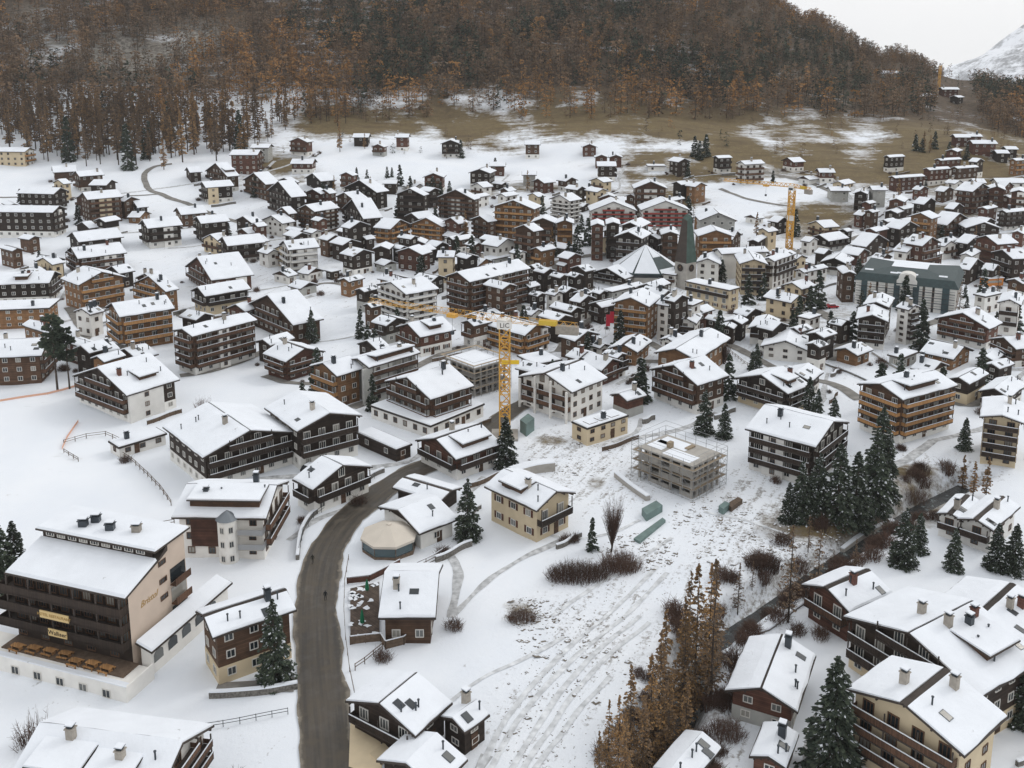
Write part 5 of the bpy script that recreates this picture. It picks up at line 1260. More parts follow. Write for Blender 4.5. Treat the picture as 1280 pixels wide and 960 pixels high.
    q = MB(); q.hexa([(-hx, -hy - 3.3, base + 1.8), (hx + 6.6, -hy - 3.3, base + 1.8), (hx + 6.6, -hy - .6, base + 2.7), (-hx, -hy - .6, base + 2.7), (-hx, -hy - 3.3, base + 2.05), (hx + 6.6, -hy - 3.3, base + 2.05), (hx + 6.6, -hy - .6, base + 2.95), (-hx, -hy - .6, base + 2.95)]); rf2 = q.build('roof', M['fascia'], w2)
    q = MB(); q.hexa([(-hx + .1, -hy - 3.2, base + 2.08), (hx + 6.5, -hy - 3.2, base + 2.08), (hx + 6.5, -hy - .65, base + 2.96), (-hx + .1, -hy - .65, base + 2.96), (-hx + .3, -hy - 3.0, base + 2.4), (hx + 6.3, -hy - 3.0, base + 2.4), (hx + 6.3, -hy - .65, base + 3.2), (-hx + .3, -hy - .65, base + 3.2)]); q.build('snow_layer', M['snow'], rf2)
    for i in range(5):
        q = MB(); x0 = -hx + 2 + i * (L + 2) / 5; pts = [(x0 - 1, 0), (x0 + 1, 0), (x0 + 1, 1.1)] + [(x0 + math.cos(a) * 1, 1.1 + .6 * math.sin(a)) for a in np.linspace(.3, 2.84, 6)] + [(x0 - 1, 1.1)]
        q.face([(x, -hy - 2.73, base - .4 + z) for x, z in pts]); q.build('window', M['glass'], w2)
sign_hotel()

# ---- church with pyramid roof, and its steeple
def church():
    p = at(806, 346, 0); d = p[1] * cT - (p[2] - HC) * sT; k = d / F
    o = tag(empty('church', tuple(p), R(18)), 'round-plan church with a wide faceted snowy pyramid roof', 'church')
    Rr = 43 * k; n = 8; zt0, za = 13 * k, 40 * k
    m = MB(); m.lathe([(Rr * .93, -3), (Rr * .93, zt0 + .3)], n); m.build('wall', M['conc'], o)
    m = MB(); m.lathe([(Rr * .93, zt0 * .55), (Rr * .935, zt0 * .9)], n); m.build('window_band', M['glass'], o)
    m = MB(); m.lathe([(Rr, zt0 - .5), (Rr, zt0), (.4, za), (0, za + .05)], n); rf = m.build('roof', M['slate'], o)
    m = MB()
    for i in range(n):
        if i == 6: f0 = .50                                           # the sheltered facet has slid half bare
        else: f0 = 0.
        a0, a1 = 2 * math.pi * i / n + .03, 2 * math.pi * (i + 1) / n - .03
        def q(a, f, dz): rr_ = Rr * .985 * (1 - f) + .3 * f; return (rr_ * math.cos(a), rr_ * math.sin(a), zt0 + (za - zt0) * f + dz)
        segs = [(0, 1)] if i != 6 else [(0, .12), (.55, 1)]
        for s0, s1 in segs: m.face([q(a0, s0, .22), q(a1, s0, .22), q(a1, s1, .2), q(a0, s1, .2)]); m.face([q(a0, s0, .02), q(a1, s0, .02), q(a1, s0, .22), q(a0, s0, .22)])
    m.build('snow_layer', M['snow'], rf)
    m = MB(); m.bar((0, 0, za), (0, 0, za + 2.6), .07); m.bar((-.6, 0, za + 1.9), (.6, 0, za + 1.9), .07); m.build('cross', M['metal'], o)
    p = at(856, 359, 0); d = p[1] * cT - (p[2] - HC) * sT; k = d / F
    o = tag(empty('church_steeple', tuple(p), R(38)), 'tall wedge-topped green steeple with clock faces beside the pyramid-roofed church', 'steeple')
    w = 9.2 * k; zs = 33 * k; zt1 = 90 * k
    m = MB(); m.box(-w, w, -w, w, -3, zs); sh_ = m.build('shaft', M['conc'], o)
    m = MB(); e = w * 1.04
    m.hexa([(-e, -e, zs), (e, -e, zs), (e, e, zs), (-e, e, zs), (-e * .42, -e * .42, zt1 - 1.5), (e * .42, -e * .42, zt1 - .2), (e * .42, e * .42, zt1 + .8), (-e * .42, e * .42, zt1 - .8)])
    m.m = [0, 0, 0, 0, 0, 1]; m.build('spire', [M['copper'], M['copperB']], o)
    for rot, ax in ((0, 'y'), (R(-90), 'x')):
        c = MB(); c.lathe([(0, 0), (1.25, 0), (1.35, .06), (1.35, .12)], 20); cl = c.build('clock_face', M['ink'], o, (0, -w - .13, zs - 2.0) if ax == 'y' else (-w - .13, 0, zs - 2.0), (R(90), 0, rot))
        c = MB(); c.bar((0, 0, -.03), (.15, .85, -.03), .05); c.bar((0, 0, -.03), (-.55, .2, -.03), .06); c.lathe([(1.1, -.02), (1.22, -.02)], 20); c.build('clock_hands', M['gold'], cl)
church()

# ---- the green-roofed hotel
def green_hotel():
    loc, b, L, W_, H, sc = frame_px(1070, 1196, 1222, 362, 62, 33)
    o = tag(empty('hotel', loc, b), 'long white hotel with dark green mansard roof and tall glazed bays', 'hotel', 'village houses')
    hx, hy = L / 2, W_ / 2; m = MB(); m.box(-hx, hx, -hy, hy, -4, H); m.build('wall', M['plW'], o)
    m = MB(); e = .7; z0, z1_, z2 = H, H + 2.5, H + 3.6
    ring = lambda s, z: [(-hx - e + s, -hy - e + s, z), (hx + e - s, -hy - e + s, z), (hx + e - s, hy + e - s, z), (-hx - e + s, hy + e - s, z)]
    A, B_, C_ = ring(0, z0), ring(1.6, z1_), ring(min(hx, hy) * .75, z2)
    for P0, P1 in ((A, B_), (B_, C_)):
        for i in range(4): m.face([P0[i], P0[(i + 1) % 4], P1[(i + 1) % 4], P1[i]])
    m.face(C_); m.face([p for p in A[::-1]]); rf = m.build('roof', M['slate'], o)
    s = MB(); g_ = random.Random(2)
    s.face([(x * .985, y * .985, z + .12) for x, y, z in C_])
    s.face([(B_[1][0], B_[1][1], z1_ + .1), (B_[2][0], B_[2][1], z1_ + .1), (C_[2][0], C_[2][1], z2 + .1), (C_[1][0], C_[1][1], z2 + .1)])
    for i in range(7):
        y = g_.uniform(-hy * .85, hy * .8); x = -hx + 1.6 + g_.uniform(.4, 2.2); w = g_.uniform(.6, 1.6); zz = z1_ + (x + hx + e - 1.6) / (min(hx, hy) * .75 - 1.6) * (z2 - z1_) + .1
        s.face([(x, y - w, zz), (x, y + w, zz), (x + .8, y + w, zz + .35), (x + .8, y - w, zz + .35)][::-1])
    s.build('snow_layer', M['snow'], rf)
    n = 5; sh = H / n
    for yc, wd in ((.82, .06), (.16, .06), (-.22, .06), (-.80, .07)):
        q = MB(); q.box(-hx - .35, -hx - .02, hy * yc - hy * wd, hy * yc + hy * wd, -1, H - .05); q.build('glazed_bay', M['bglass'], o)
    for f in range(n):
        q = MB(); q.box(-hx - .9, -hx - .36, -hy + .3, hy - .3, f * sh - .12, f * sh); q.box(-hx - .9, -hx - .84, -hy + .3, hy - .3, f * sh + .75, f * sh + .85)
        if f: q.build('balcony', M['metal'], o)
        for i in range(11):
            y = hy * (.93 - i * .186)
            if any(abs(y / hy - a) < .13 for a in (.82, .16, -.22, -.80)): continue
            inst('window', WIN['b'], o, (-hx - .03, y, f * sh + .15), (0, 0, R(-90)), (.75, 1, 1.7))
        for i in range(5): inst('window', WIN['b'], o, (-hx + L * (i + .5) / 5, -hy - .03, f * sh + .5), (0, 0, 0), (1.3, 1, 1.6))
    q = MB(); pts = [(-3.2, H - .5), (3.2, H - .5), (3.2, H + 1.2), (2.6, H + 1.9), (2.6, H + 2.4)] + [(2.6 * math.cos(a), H + 2.4 + 1.5 * math.sin(a)) for a in np.linspace(.2, 2.94, 9)] + [(-2.6, H + 2.4), (-2.6, H + 1.9), (-3.2, H + 1.2)]
    A = [(-hx - .5, y - hy * .03, z) for y, z in pts]; B_ = [(-hx + 4, y - hy * .03, z) for y, z in pts]; q.face(A); q.face(B_[::-1])
    for i in range(len(A)): j = (i + 1) % len(A); q.face([A[j], A[i], B_[i], B_[j]])
    gb = q.build('gable', M['plW'], o); fix_normals(gb.data)
    for z in (H + .2, H + 2.0): inst('window', WIN['b'], gb, (-hx - .53, -hy * .03, z), (0, 0, R(-90)), (1.1, 1, 1.3))
green_hotel()

# ---- concrete shells under scaffolding
def shell(xl, xm, xr, y, beta, hp, n, label, snowy):
    loc, b, L, W_, H, sc = frame_px(xl, xm, xr, y, beta, hp)
    o = tag(empty('building_shell', loc, b), label, 'building shell', 'village houses'); hx, hy = L / 2 - 1.3, W_ / 2 - 1.3; sh = H / n
    for f in range(n + 1):
        m = MB(); m.box(-hx, hx, -hy, hy, f * sh - .3, f * sh); m.build('floor_slab', M['conc'], o)
    m = MB(); k = 5
    for f in range(n):
        for i in range(k + 1):
            for s in (-1, 1):
                x = -hx + .25 + i * (2 * hx - .5) / k; m.box(x - .22, x + .22, s * (hy - .3) - .2, s * (hy - .3) + .2, f * sh + .003, (f + 1) * sh - .303)
                yy = -hy + .25 + i * (2 * hy - .5) / k
                if 0 < i < k: m.box(s * (hx - .3) - .2, s * (hx - .3) + .2, yy - .22, yy + .22, f * sh + .003, (f + 1) * sh - .303)
        m.box(-hx + 1.5, hx - 1.5, -hy + 1.6, hy - 1.5, f * sh + .003, (f + 1) * sh - .303, 1)  # solid core, coloured dark to paint in the shade of the open interior
        for i in range(k):
            if (i + f) % 3 != 1: yy = -hy + .6 + i * (2 * hy - .5) / k; m.box(-hx + .1, -hx + .3, yy, yy + (2 * hy - .5) / k - .6, f * sh + .003, f * sh + 1.0)
    m.build('concrete_frame', [M['conc'], mat('painted_interior_shade', (.075, .07, .062), .9)], o)
    m = MB()
    if snowy: m.box(-hx + .3, hx - .3, -hy + .3, hy - .3, H + .003, H + .16); m.build('snow_layer', M['snow'], o)
    else:
        for (a, c, d, e) in ((-.85, -.1, -.8, .2), (.0, .8, -.2, .85), (-.6, .3, .35, .9)): m.box(a * hx, c * hx, d * hy, e * hy, H + .003, H + .07)
        m.build('snow_layer', M['snow'], o); q = MB(); q.box(-1, 0.2, 1.5, 2.4, H + .01, H + 1.2); q.box(1.0, 3.5, -1.5, -.6, H + .01, H + .3); q.build('timber_pile', M['plank'], o)
    s_ = MB(); p = MB(); X, Y = hx + 1.0, hy + 1.0
    def side(x0, y0, x1, y1):
        d = math.hypot(x1 - x0, y1 - y0); c = max(3, int(d / 2.2))
        for i in range(c + 1):
            x, yv = x0 + (x1 - x0) * i / c, y0 + (y1 - y0) * i / c; s_.bar((x, yv, -.6), (x, yv, H + 1.3), .045, n=4)
        for f in range(int((H + 1.2) / 2) + 1):
            for dz in (0, 1.0): s_.bar((x0, y0, f * 2 + dz + .3), (x1, y1, f * 2 + dz + .3), .035, n=4)
        for i in range(0, c, 2):
            a = (x0 + (x1 - x0) * i / c, y0 + (y1 - y0) * i / c); e = (x0 + (x1 - x0) * (i + 1) / c, y0 + (y1 - y0) * (i + 1) / c)
            for f in range(int(H / 2)): s_.bar((*a, f * 2 + .3), (*e, f * 2 + 2.3), .03, n=4)
    for q in ((-X, -Y, X, -Y), (-X, -Y, -X, Y), (-X, Y, X, Y), (X, -Y, X, Y)): side(*q)
    for f in range(1, int((H + 1) / 2) + 1):
        z = f * 2 + .2; p.box(-X + .05, X - .05, -Y + .1, -Y + .75, z, z + .06); p.box(-X + .1, -X + .75, -Y + .76, Y - .1, z, z + .06); p.box(-X + .76, X - .05, Y - .75, Y - .1, z, z + .06); p.box(X - .75, X - .1, -Y + .76, Y - .76, z, z + .06)
    sc_ = s_.build('scaffold', M['scaf'], o); p.build('scaffold_deck', M['plank'], sc_)
shell(787, 868, 912, 588, 44, 44, 3, 'half-built concrete shell wrapped in scaffolding above the larch slope', False)
shell(547, 592, 641, 464, 42, 36, 3, 'half-built white concrete block with a snowy flat roof beside the crane mast', True)

# ---- tower cranes
def lattice(m, a, b, w, n, r, mi=0):
    a, b = np.array(a, float), np.array(b, float); d = (b - a) / np.linalg.norm(b - a); q = np.array([0, 0, 1.0]) if abs(d[2]) < .9 else np.array([1.0, 0, 0])
    u = np.cross(d, q); u /= np.linalg.norm(u); v = np.cross(d, u); co_ = [(u * s + v * t) * w / 2 for s, t in ((-1, -1), (1, -1), (1, 1), (-1, 1))]
    for c in co_: m.bar(a + c, b + c, r, mi)
    for i in range(n):
        p0, p1 = a + (b - a) * i / n, a + (b - a) * (i + 1) / n
        for j in range(4):
            c0, c1 = co_[j], co_[(j + 1) % 4]; m.bar(p0 + c0, p1 + c1, r * .7, mi); m.bar(p0 + c0, p0 + c1, r * .7, mi)
            if i % 2 == 0: m.bar(p0 + c1, p1 + c0, r * .7, mi)
def crane(px, py, ytop, tipL, tipR, label, w=2.0, big=True, jib=True):
    p = at(px, py); d = p[1] * cT - (p[2] - HC) * sT; Hm = (py - ytop) * d / F
    o = tag(empty('tower_crane', tuple(p)), label, 'crane', 'tower cranes')
    m = MB(); lattice(m, (0, 0, 0), (0, 0, Hm), w, max(6, int(Hm / w / 1.1)), .19 if big else .13 if not jib else .22); m.build('mast', M['yel'], o)
    m = MB(); m.box(-w * 1.3, w * 1.3, -w * 1.3, w * 1.3, -1.2, .5); m.build('base_block', M['conc'], o)
    if not jib: return
    zj = Hm + 1.2
    def hit(q, ztop):
        dd = ray(*q); t = (p[2] + ztop - HC) / dd[2]; return np.array([dd[0] * t - p[0], dd[1] * t - p[1], ztop])
    a, c = hit(tipL, zj), hit(tipR, zj)
    for nm, e, ww in (('jib', a, 1.3), ('counter_jib', c, 1.2)):
        m = MB(); L = np.linalg.norm(e[:2]); dv = np.array([e[0] / L, e[1] / L, 0]); nv = np.array([-dv[1], dv[0], 0]); r = .055 if big else .12
        k = max(6, int(L / 1.9)); hgt = 1.5
        st = lambda f, s: dv * L * f + nv * s * ww / 2 + np.array([0, 0, zj]); tp = lambda f: dv * L * f + np.array([0, 0, zj + hgt * (1 - .35 * f)])
        for s in (-1, 1): m.bar(st(0, s), st(1, s), r)
        m.bar(tp(0), tp(1), r)
        for i in range(k):
            f0, f1, fm = i / k, (i + 1) / k, (i + .5) / k
            for s in (-1, 1): m.bar(st(f0, s), tp(fm), r * .7); m.bar(tp(fm), st(f1, s), r * .7)
            m.bar(st(f0, -1), st(f0, 1), r * .7); m.bar(st(f0, -1), st(f1, 1), r * .6)
        m.build(nm, M['yel'], o)
        if nm == 'jib':
            f = .37; tl = MB(); q = st(f, 0); tl.box(-1.1, 1.1, -.8, .8, -.7, .1); t_ = tl.build('trolley', M['yel'], o, tuple(q), (0, 0, math.atan2(dv[1], dv[0])))
            hk = MB(); hk.bar((0, 0, -.7), (0, 0, -4), .04); hk.box(-.35, .35, -.3, .3, -4.8, -4); hk.build('hook_block', M['metal'], t_)
        else:
            q = dv * L * .86; m = MB(); m.box(-L * .15, L * .15, -.8, .8, -1.7, .1); m.build('counterweight', M['stone'], o, (q[0], q[1], zj), (0, 0, math.atan2(dv[1], dv[0])))
            q = dv * L * .6; m = MB(); m.box(-L * .12, L * .12, -.7, .7, 0, 1.0); m.build('winch_house', mat('yellow_winch_cover', (.58, .40, .05), .5), o, (q[0], q[1], zj + .1), (0, 0, math.atan2(dv[1], dv[0])))
    m = MB(); m.box(-1.2, 1.2, -1.4, 1.2, Hm - .1, Hm + 1.9); cb_ = m.build('cab', M['plW'], o, (0, 0, 0), (0, 0, math.atan2(a[1], a[0]) + R(180)))
    m = MB(); m.box(-.9, .9, -1.43, -1.41, Hm + .2, Hm + 1.0); m.build('cab_window', M['glass'], cb_)
    if big:
        m = MB(); m.box(-1.6, 1.6, -.05, .05, -.8, .8); sg = m.build('sign_board', M['plW'], o, (0, -1.9, Hm + .9)); text('lettering', 'LIC', 1.5, M['ink'], sg, (0, -.07, 0), (R(90), 0, 0))
        m = MB(); m.box(-.7, 3.2, -1.2, -.95, 0, .9); m.build('platform', mat('yellow_platform', (.75, .50, .03), .5), o, (0, 0, Hm * .68))
    else:
        m = MB(); m.box(-w * .56, w * .56, -w * .56, w * .56, Hm * .5, Hm * .58); m.build('banner', M['plW'], o)
crane(631, 545, 404, (462, 377), (722, 409), 'yellow lattice tower crane with a long flat jib in the middle of the village', 2.3)
crane(986, 313, 237, (905, 226), (1014, 238), 'orange tower crane beside the grassy slope behind the big white hotel', 2.2, False)
crane(1173, 114, 82, (1120, 80), (1185, 82), 'distant orange crane mast beside the red-roofed house on the far hilltop', 1.6, False, False)

# ---- chair-lift pylon on the forest slope
def pylon():
    p = at(870, 18); d = p[1] * cT - (p[2] - HC) * sT; h_ = 26 * d / F
    o = tag(empty('lift_pylon', tuple(p)), 'grey steel lift pylon sticking out of the forest near the top edge', 'pylon'); m = MB(); m.bar((0, 0, -1), (1.5, 0, h_), .7, n=8, r2=.4); m.build('pole', M['scaf'], o); m = MB(); m.box(-2.5, 5, -.4, .4, h_ - .5, h_ + .2); m.build('cross_arm', M['scaf'], o)
pylon()

# ---- canvas pavilion of the restaurant
def pavilion():
    p = at(487, 684, 0); d = p[1] * cT - (p[2] - HC) * sT; k = d / F
    o = tag(empty('canvas_pavilion', tuple(p), R(20)), 'beige canvas-roofed octagonal pavilion with glass walls beside the restaurant', 'pavilion')
    r = 36 * k; hw = 2.6
    m = MB(); m.lathe([(r, hw - .45), (r * 1.01, hw), (r * .12, hw + 1.7), (0, hw + 1.75)], 8); rf = m.build('canvas_roof', M['canvas'], o)
    m = MB(); m.lathe([(.45, 0), (.45, .25), (0, .35)], 10); m.build('vent_cap', M['canvas'], rf, (0, 0, hw + 1.65))
    m = MB(); m.lathe([(r * .93, .5), (r * .93, hw - .3)], 8); m.build('glass_wall', M['bglass'], o)
    m = MB(); m.lathe([(r * .95, -2), (r * .95, .5)], 8)
    for i in range(8): a = 2 * math.pi * i / 8; m.bar((r * .95 * math.cos(a), r * .95 * math.sin(a), .5), (r * .95 * math.cos(a), r * .95 * math.sin(a), hw), .07)
    m.build('wooden_base', M['wood'], o)
pavilion()
# ---- fences, walls, nets
def fence(pts, hgt, label, name='wooden_fence', gap=2.2, rails=2, r=.06, mt='wood', posts=True, cat='fence', planks=False, snow=False):
    P = [at(a, b) for a, b in pts]; o0 = P[0]; pb_ = MB(); s = MB(); PO = []
    for p, q in zip(P[:-1], P[1:]):
        L = math.hypot(q[0] - p[0], q[1] - p[1]); n = max(1, int(L / gap)); prev = None
        for i in range(n + 1):
            x, y = p[0] + (q[0] - p[0]) * i / n, p[1] + (q[1] - p[1]) * i / n; z = z1(x, y); c = (x - o0[0], y - o0[1], z - o0[2])
            if posts: PO.append((c, hgt))
            if prev:
                for k in range(rails):
                    zz = hgt * (.92 - .42 * k); pb_.bar((prev[0], prev[1], prev[2] + zz), (c[0], c[1], c[2] + zz), r)
                if planks: 
                    pb_.face([(prev[0], prev[1], prev[2] + .05), (c[0], c[1], c[2] + .05), (c[0], c[1], c[2] + hgt * .85), (prev[0], prev[1], prev[2] + hgt * .85)])
                if snow: s.bar((prev[0], prev[1], prev[2] + hgt * .95 + r * 1.2), (c[0], c[1], c[2] + hgt * .95 + r * 1.2), r * 1.2)
            prev = c
    o = tag(empty(name, tuple(o0)), label, cat)
    pm_ = MB(); pm_.bar((0, 0, -.6), (0, 0, 1), r * 1.3); pme = pm_.mesh('post', [M[mt]])
    for c, hh in PO[:100]: inst('post', pme, o, c, (0, 0, 0), (1, 1, hh))
    pb_.build('rails', M[mt], o)
    if snow: s.build('snow_cap', M['snow'], o)
    return o
def low_wall(pts, hgt, th, label, mt='stonew', name='stone_wall', snow=True):
    P = smooth_path([at(a, b)[:2] for a, b in pts], 1.5); o0 = (P[0][0], P[0][1], z1(*P[0])); T = np.gradient(P, axis=0); T /= np.linalg.norm(T, axis=1)[:, None]; Nn = np.stack([-T[:, 1], T[:, 0]], 1) * th / 2
    Z = zt(P[:, 0], P[:, 1]) - o0[2]; m = MB(); s = MB(); Q = P - np.array(o0[:2])
    for i in range(len(P) - 1):
        a, b, c, d = Q[i] + Nn[i], Q[i] - Nn[i], Q[i + 1] - Nn[i + 1], Q[i + 1] + Nn[i + 1]; z0, z1_ = Z[i], Z[i + 1]
        m.hexa([(*a, z0 - 1.5), (*b, z0 - 1.5), (*c, z1_ - 1.5), (*d, z1_ - 1.5), (*a, z0 + hgt), (*b, z0 + hgt), (*c, z1_ + hgt), (*d, z1_ + hgt)])
        s.hexa([(*a, z0 + hgt + .004), (*b, z0 + hgt + .004), (*c, z1_ + hgt + .004), (*d, z1_ + hgt + .004), (*(a * .95 + b * .05), z0 + hgt + .2), (*(b * .95 + a * .05), z0 + hgt + .2), (*(c * .95 + d * .05), z1_ + hgt + .2), (*(d * .95 + c * .05), z1_ + hgt + .2)])
    o = tag(empty(name, o0), label, 'wall'); m.build('masonry', M[mt], o)
    if snow: s.build('snow_cap', M['snow'], o)
fence([(148, 568), (165, 578), (180, 592), (200, 612), (214, 632)], 1.2, 'dark post fence down the edge of the big snow field beside the twin-gabled hotel')
fence([(80, 556), (108, 548), (132, 545), (150, 553)], 1.2, 'dark railing in front of the snowy mound by the low white garage')
fence([(80, 566), (98, 577)], 1.0, 'short dark fence stub at the lower tip of the orange net')
fence([(180, 663), (218, 656)], 1.2, 'wooden fence between the sign hotel roof and the cream house')
fence([(78, 562), (84, 548), (98, 528)], .7, 'orange net fence hanging below the dark-gabled chalet', 'net_fence', 3, 1, .03, 'net', planks=True)
fence([(-5, 503), (60, 493), (100, 482)], .6, 'pale orange net fence under the two tall pines', 'net_fence', 4, 1, .03, 'net', planks=True)
fence([(374, 692), (379, 668), (392, 648), (412, 634), (440, 616), (468, 598)], 1.3, 'metal railing along the outer edge of the road below the black restaurant house', 'metal_railing', 2, 2, .04, 'metal')
fence([(436, 700), (431, 730), (430, 765), (432, 800), (437, 840), (443, 870)], 1.1, 'thin post fence on the snow bank along the right edge of the bending road', 'post_fence', 3, 2, .035, 'wood')
low_wall([(372, 700), (376, 670), (388, 648), (408, 634), (440, 614), (466, 596), (480, 590)], .9, .6, 'snow-capped stone wall along the uphill side of the bending road')
low_wall([(112, 446), (120, 438), (136, 436), (158, 440)], 2.2, .8, 'curved grey stone garden wall below the honey timber block', snow=True)
fence([(434, 730), (462, 727), (480, 718), (500, 707)], 1.2, 'red-brown plank fence stepping up towards the canvas pavilion', 'plank_fence', 2, 2, .06, 'timR', planks=True, snow=True)
fence([(500, 720), (520, 712), (545, 700), (560, 690)], 1.3, 'grey wooden ramp railing below the restaurant house', 'ramp_railing', 1.8, 3, .06, 'wood', snow=True)
fence([(438, 806), (476, 802), (482, 812), (505, 806), (516, 797), (540, 793)], 1.4, 'dark plank railing with snowy handrail in front of the timber barn', 'plank_fence', 1.8, 2, .07, 'wood', planks=True, snow=True)
fence([(444, 838), (456, 830), (478, 812)], 1.1, 'short stair railing below the timber barn deck', 'stair_railing', 1.5, 2, .06, 'wood')
fence([(258, 912), (300, 905), (360, 893)], 1.0, 'thin metal railing on the snowy terrace beside the bottom left house', 'metal_railing', 2, 2, .04, 'metal')
low_wall([(262, 872), (300, 870), (340, 866), (372, 860)], .9, .6, 'snow-capped garden wall beside the road in front of the brown house with cream base')
low_wall([(640, 597), (668, 589), (692, 586)], 1.8, 2.4, 'short concrete wall stub beside the cream house with shutters', 'conc', 'concrete_wall')
low_wall([(810, 626), (790, 612), (770, 596)], 1.0, 1.0, 'pale concrete kerb wall at the foot of the scaffolded shell', 'conc', 'concrete_wall')
low_wall([(868, 858), (888, 836), (912, 815), (948, 790), (985, 765), (1010, 748)], .3, 1.3, 'rough stone embankment wall along the near bank of the stream', 'stonew', 'embankment_wall')
low_wall([(1052, 692), (1078, 673), (1104, 660), (1116, 656)], 1.0, .8, 'pale retaining wall along the far bank of the stream below the spruces', 'conc', 'retaining_wall')
low_wall([(1090, 442), (1105, 452), (1122, 462), (1136, 468)], .6, .4, 'low dark kerb wall around the small snowy court beside the paddock', 'conc')
low_wall([(1032, 456), (1060, 466), (1086, 478)], .5, .4, 'dark border wall on the upper edge of the snowy paddock', 'stonew')
fence([(912, 441), (930, 455), (948, 468)], 1.0, 'dark garden fence descending beside the black barns', gap=1.8)
# ---- road-side things
def parasol(px, py, hpx, label):
    p = at(px, py); d = p[1] * cT - (p[2] - HC) * sT; H = hpx * d / F
    o = tag(empty('closed_parasol', tuple(p)), label, 'parasol', 'closed green parasols'); m = MB(); m.bar((0, 0, -.2), (0, 0, H), .04, n=6); m.build('pole', M['wood'], o)
    m = MB(); m.lathe([(.05, H * .22), (.30, H * .26), (.34, H * .4), (.24, H * .7), (.10, H * .95), (0, H)], 8); m.build('cloth', M['green'], o); m = MB(); m.lathe([(0, 0), (.4, 0), (.4, .12), (0, .14)], 10); m.build('foot', M['conc'], o)
parasol(459, 742, 20, 'slim closed green parasol beside the red-brown plank fence')
parasol(453, 784, 25, 'closed green parasol nearest the road, left of the timber barn')
def deck():
    P = [at(a, b) for a, b in ((438, 738), (474, 728), (474, 798), (438, 806))]; o0 = P[0]; z = max(p[2] for p in P) + .12
    m = MB(); m.hexa([(p[0] - o0[0], p[1] - o0[1], z - 1.2 - o0[2]) for p in (P[3], P[2], P[1], P[0])] + [(p[0] - o0[0], p[1] - o0[1], z - o0[2]) for p in (P[3], P[2], P[1], P[0])])
    o = m.build('timber_deck', mat('patchy_deck_boards', (.095, .070, .055), .9, noise=(1.2, .4), stripe=('v', .2, .25)), None, tuple(o0)); tag(o, 'brown wooden terrace deck beside the timber barn, half clear of snow', 'deck')
    s = MB(); g_ = random.Random(9)
    for i in range(26):
        u, v = g_.random() ** 1.6, g_.random(); c = P[0] * (1 - u) * (1 - v) + P[1] * u * (1 - v) + P[2] * u * v + P[3] * (1 - u) * v - np.array(o0); k = [(c[0] + g_.uniform(.25, .8) * math.cos(a), c[1] + g_.uniform(.25, .8) * math.sin(a), z - o0[2] + .05) for a in np.linspace(0, 5.6, 8)]; s.face(k)
    s.build('snow_patch', M['snow'], o).name = 'snow_patches'
deck()
def person(px, py, label, coat, yaw):
    import bmesh
    p = at(px, py)
    o = tag(empty('person', (p[0], p[1], p[2] + .2), yaw), label, 'person')
    V = [(0, 0, .95), (0, 0, 1.15), (0, .01, 1.38), (0, .01, 1.52), (0, -.02, 1.66), (0, -.02, 1.76), (-.10, 0, .90), (-.11, -.12, .50), (-.11, .02, .08), (-.11, -.16, .04), (.10, 0, .90), (.11, .16, .50), (.11, .26, .10), (.11, .10, .04), (-.20, 0, 1.42), (-.27, .06, 1.16), (-.27, -.06, .92), (.20, 0, 1.42), (.27, -.06, 1.16), (.27, -.16, .94)]
    E_ = [(0, 1), (1, 2), (2, 3), (3, 4), (4, 5), (0, 6), (6, 7), (7, 8), (8, 9), (0, 10), (10, 11), (11, 12), (12, 13), (2, 14), (14, 15), (15, 16), (2, 17), (17, 18), (18, 19)]
    rad = [.16, .15, .17, .06, .10, .08, .10, .075, .055, .05, .10, .075, .055, .05, .075, .06, .05, .075, .06, .05]
    me = bpy.data.meshes.new('body'); me.from_pydata(V, E_, []); b = inst('body', me, o); sk_ = b.modifiers.new('skin', 'SKIN'); sd = b.modifiers.new('sub', 'SUBSURF'); sd.levels = sd.render_levels = 1
    for i, v in enumerate(me.skin_vertices[0].data): v.radius = (rad[i], rad[i] * .85); v.use_root = (i == 0)
    me.materials.append(coat)
person(407, 752, 'dark-clothed person walking along the right side of the bending road', mat('dark_winter_clothes', (.018, .022, .024), .9), R(10))
person(391, 706, 'person in a dull dark coat walking at the left edge of the bending road', mat('drab_winter_clothes', (.035, .035, .028), .9), R(20))
def car(px, py, rot, colr, label):
    p = at(px, py); o = tag(empty('parked_car', tuple(p), R(rot)), label, 'car', 'parked cars')
    prof = [(-2.1, .35), (2.1, .35), (2.15, .75), (1.2, .95), (.65, 1.42), (-1.2, 1.45), (-1.95, .98), (-2.15, .8)]
    m = MB(); A = [(x, -.85, z) for x, z in prof]; B_ = [(x, .85, z) for x, z in prof]; m.face(A); m.face(B_[::-1])
    for i in range(8): j = (i + 1) % 8; m.face([A[j], A[i], B_[i], B_[j]])
    bd = m.build('body', mat('car_paint', colr, .3), o); fix_normals(bd.data)
    m = MB()
    for s in (-1, 1): m.face([(-1.75, s * .86, .98), (1.05, s * .86, .98), (.6, s * .86, 1.35), (-1.15, s * .86, 1.37)])
    m.face([(1.19, -.75, .99), (1.19, .75, .99), (.69, .7, 1.41), (.69, -.7, 1.41)]); m.build('windows', M['glass'], o)
    for x in (-1.35, 1.35):
        for s in (-1, 1): w = MB(); w.lathe([(0, -.1), (.32, -.1), (.32, .1), (0, .1)], 12); w.build('wheel', M['ink'], o, (x, s * .8, .32), (R(90), 0, 0))
    m = MB(); m.box(-1.15, .6, -.7, .7, 1.46, 1.56); m.box(1.25, 2.0, -.7, .7, .96, 1.02); m.build('snow_layer', M['snow'], o)
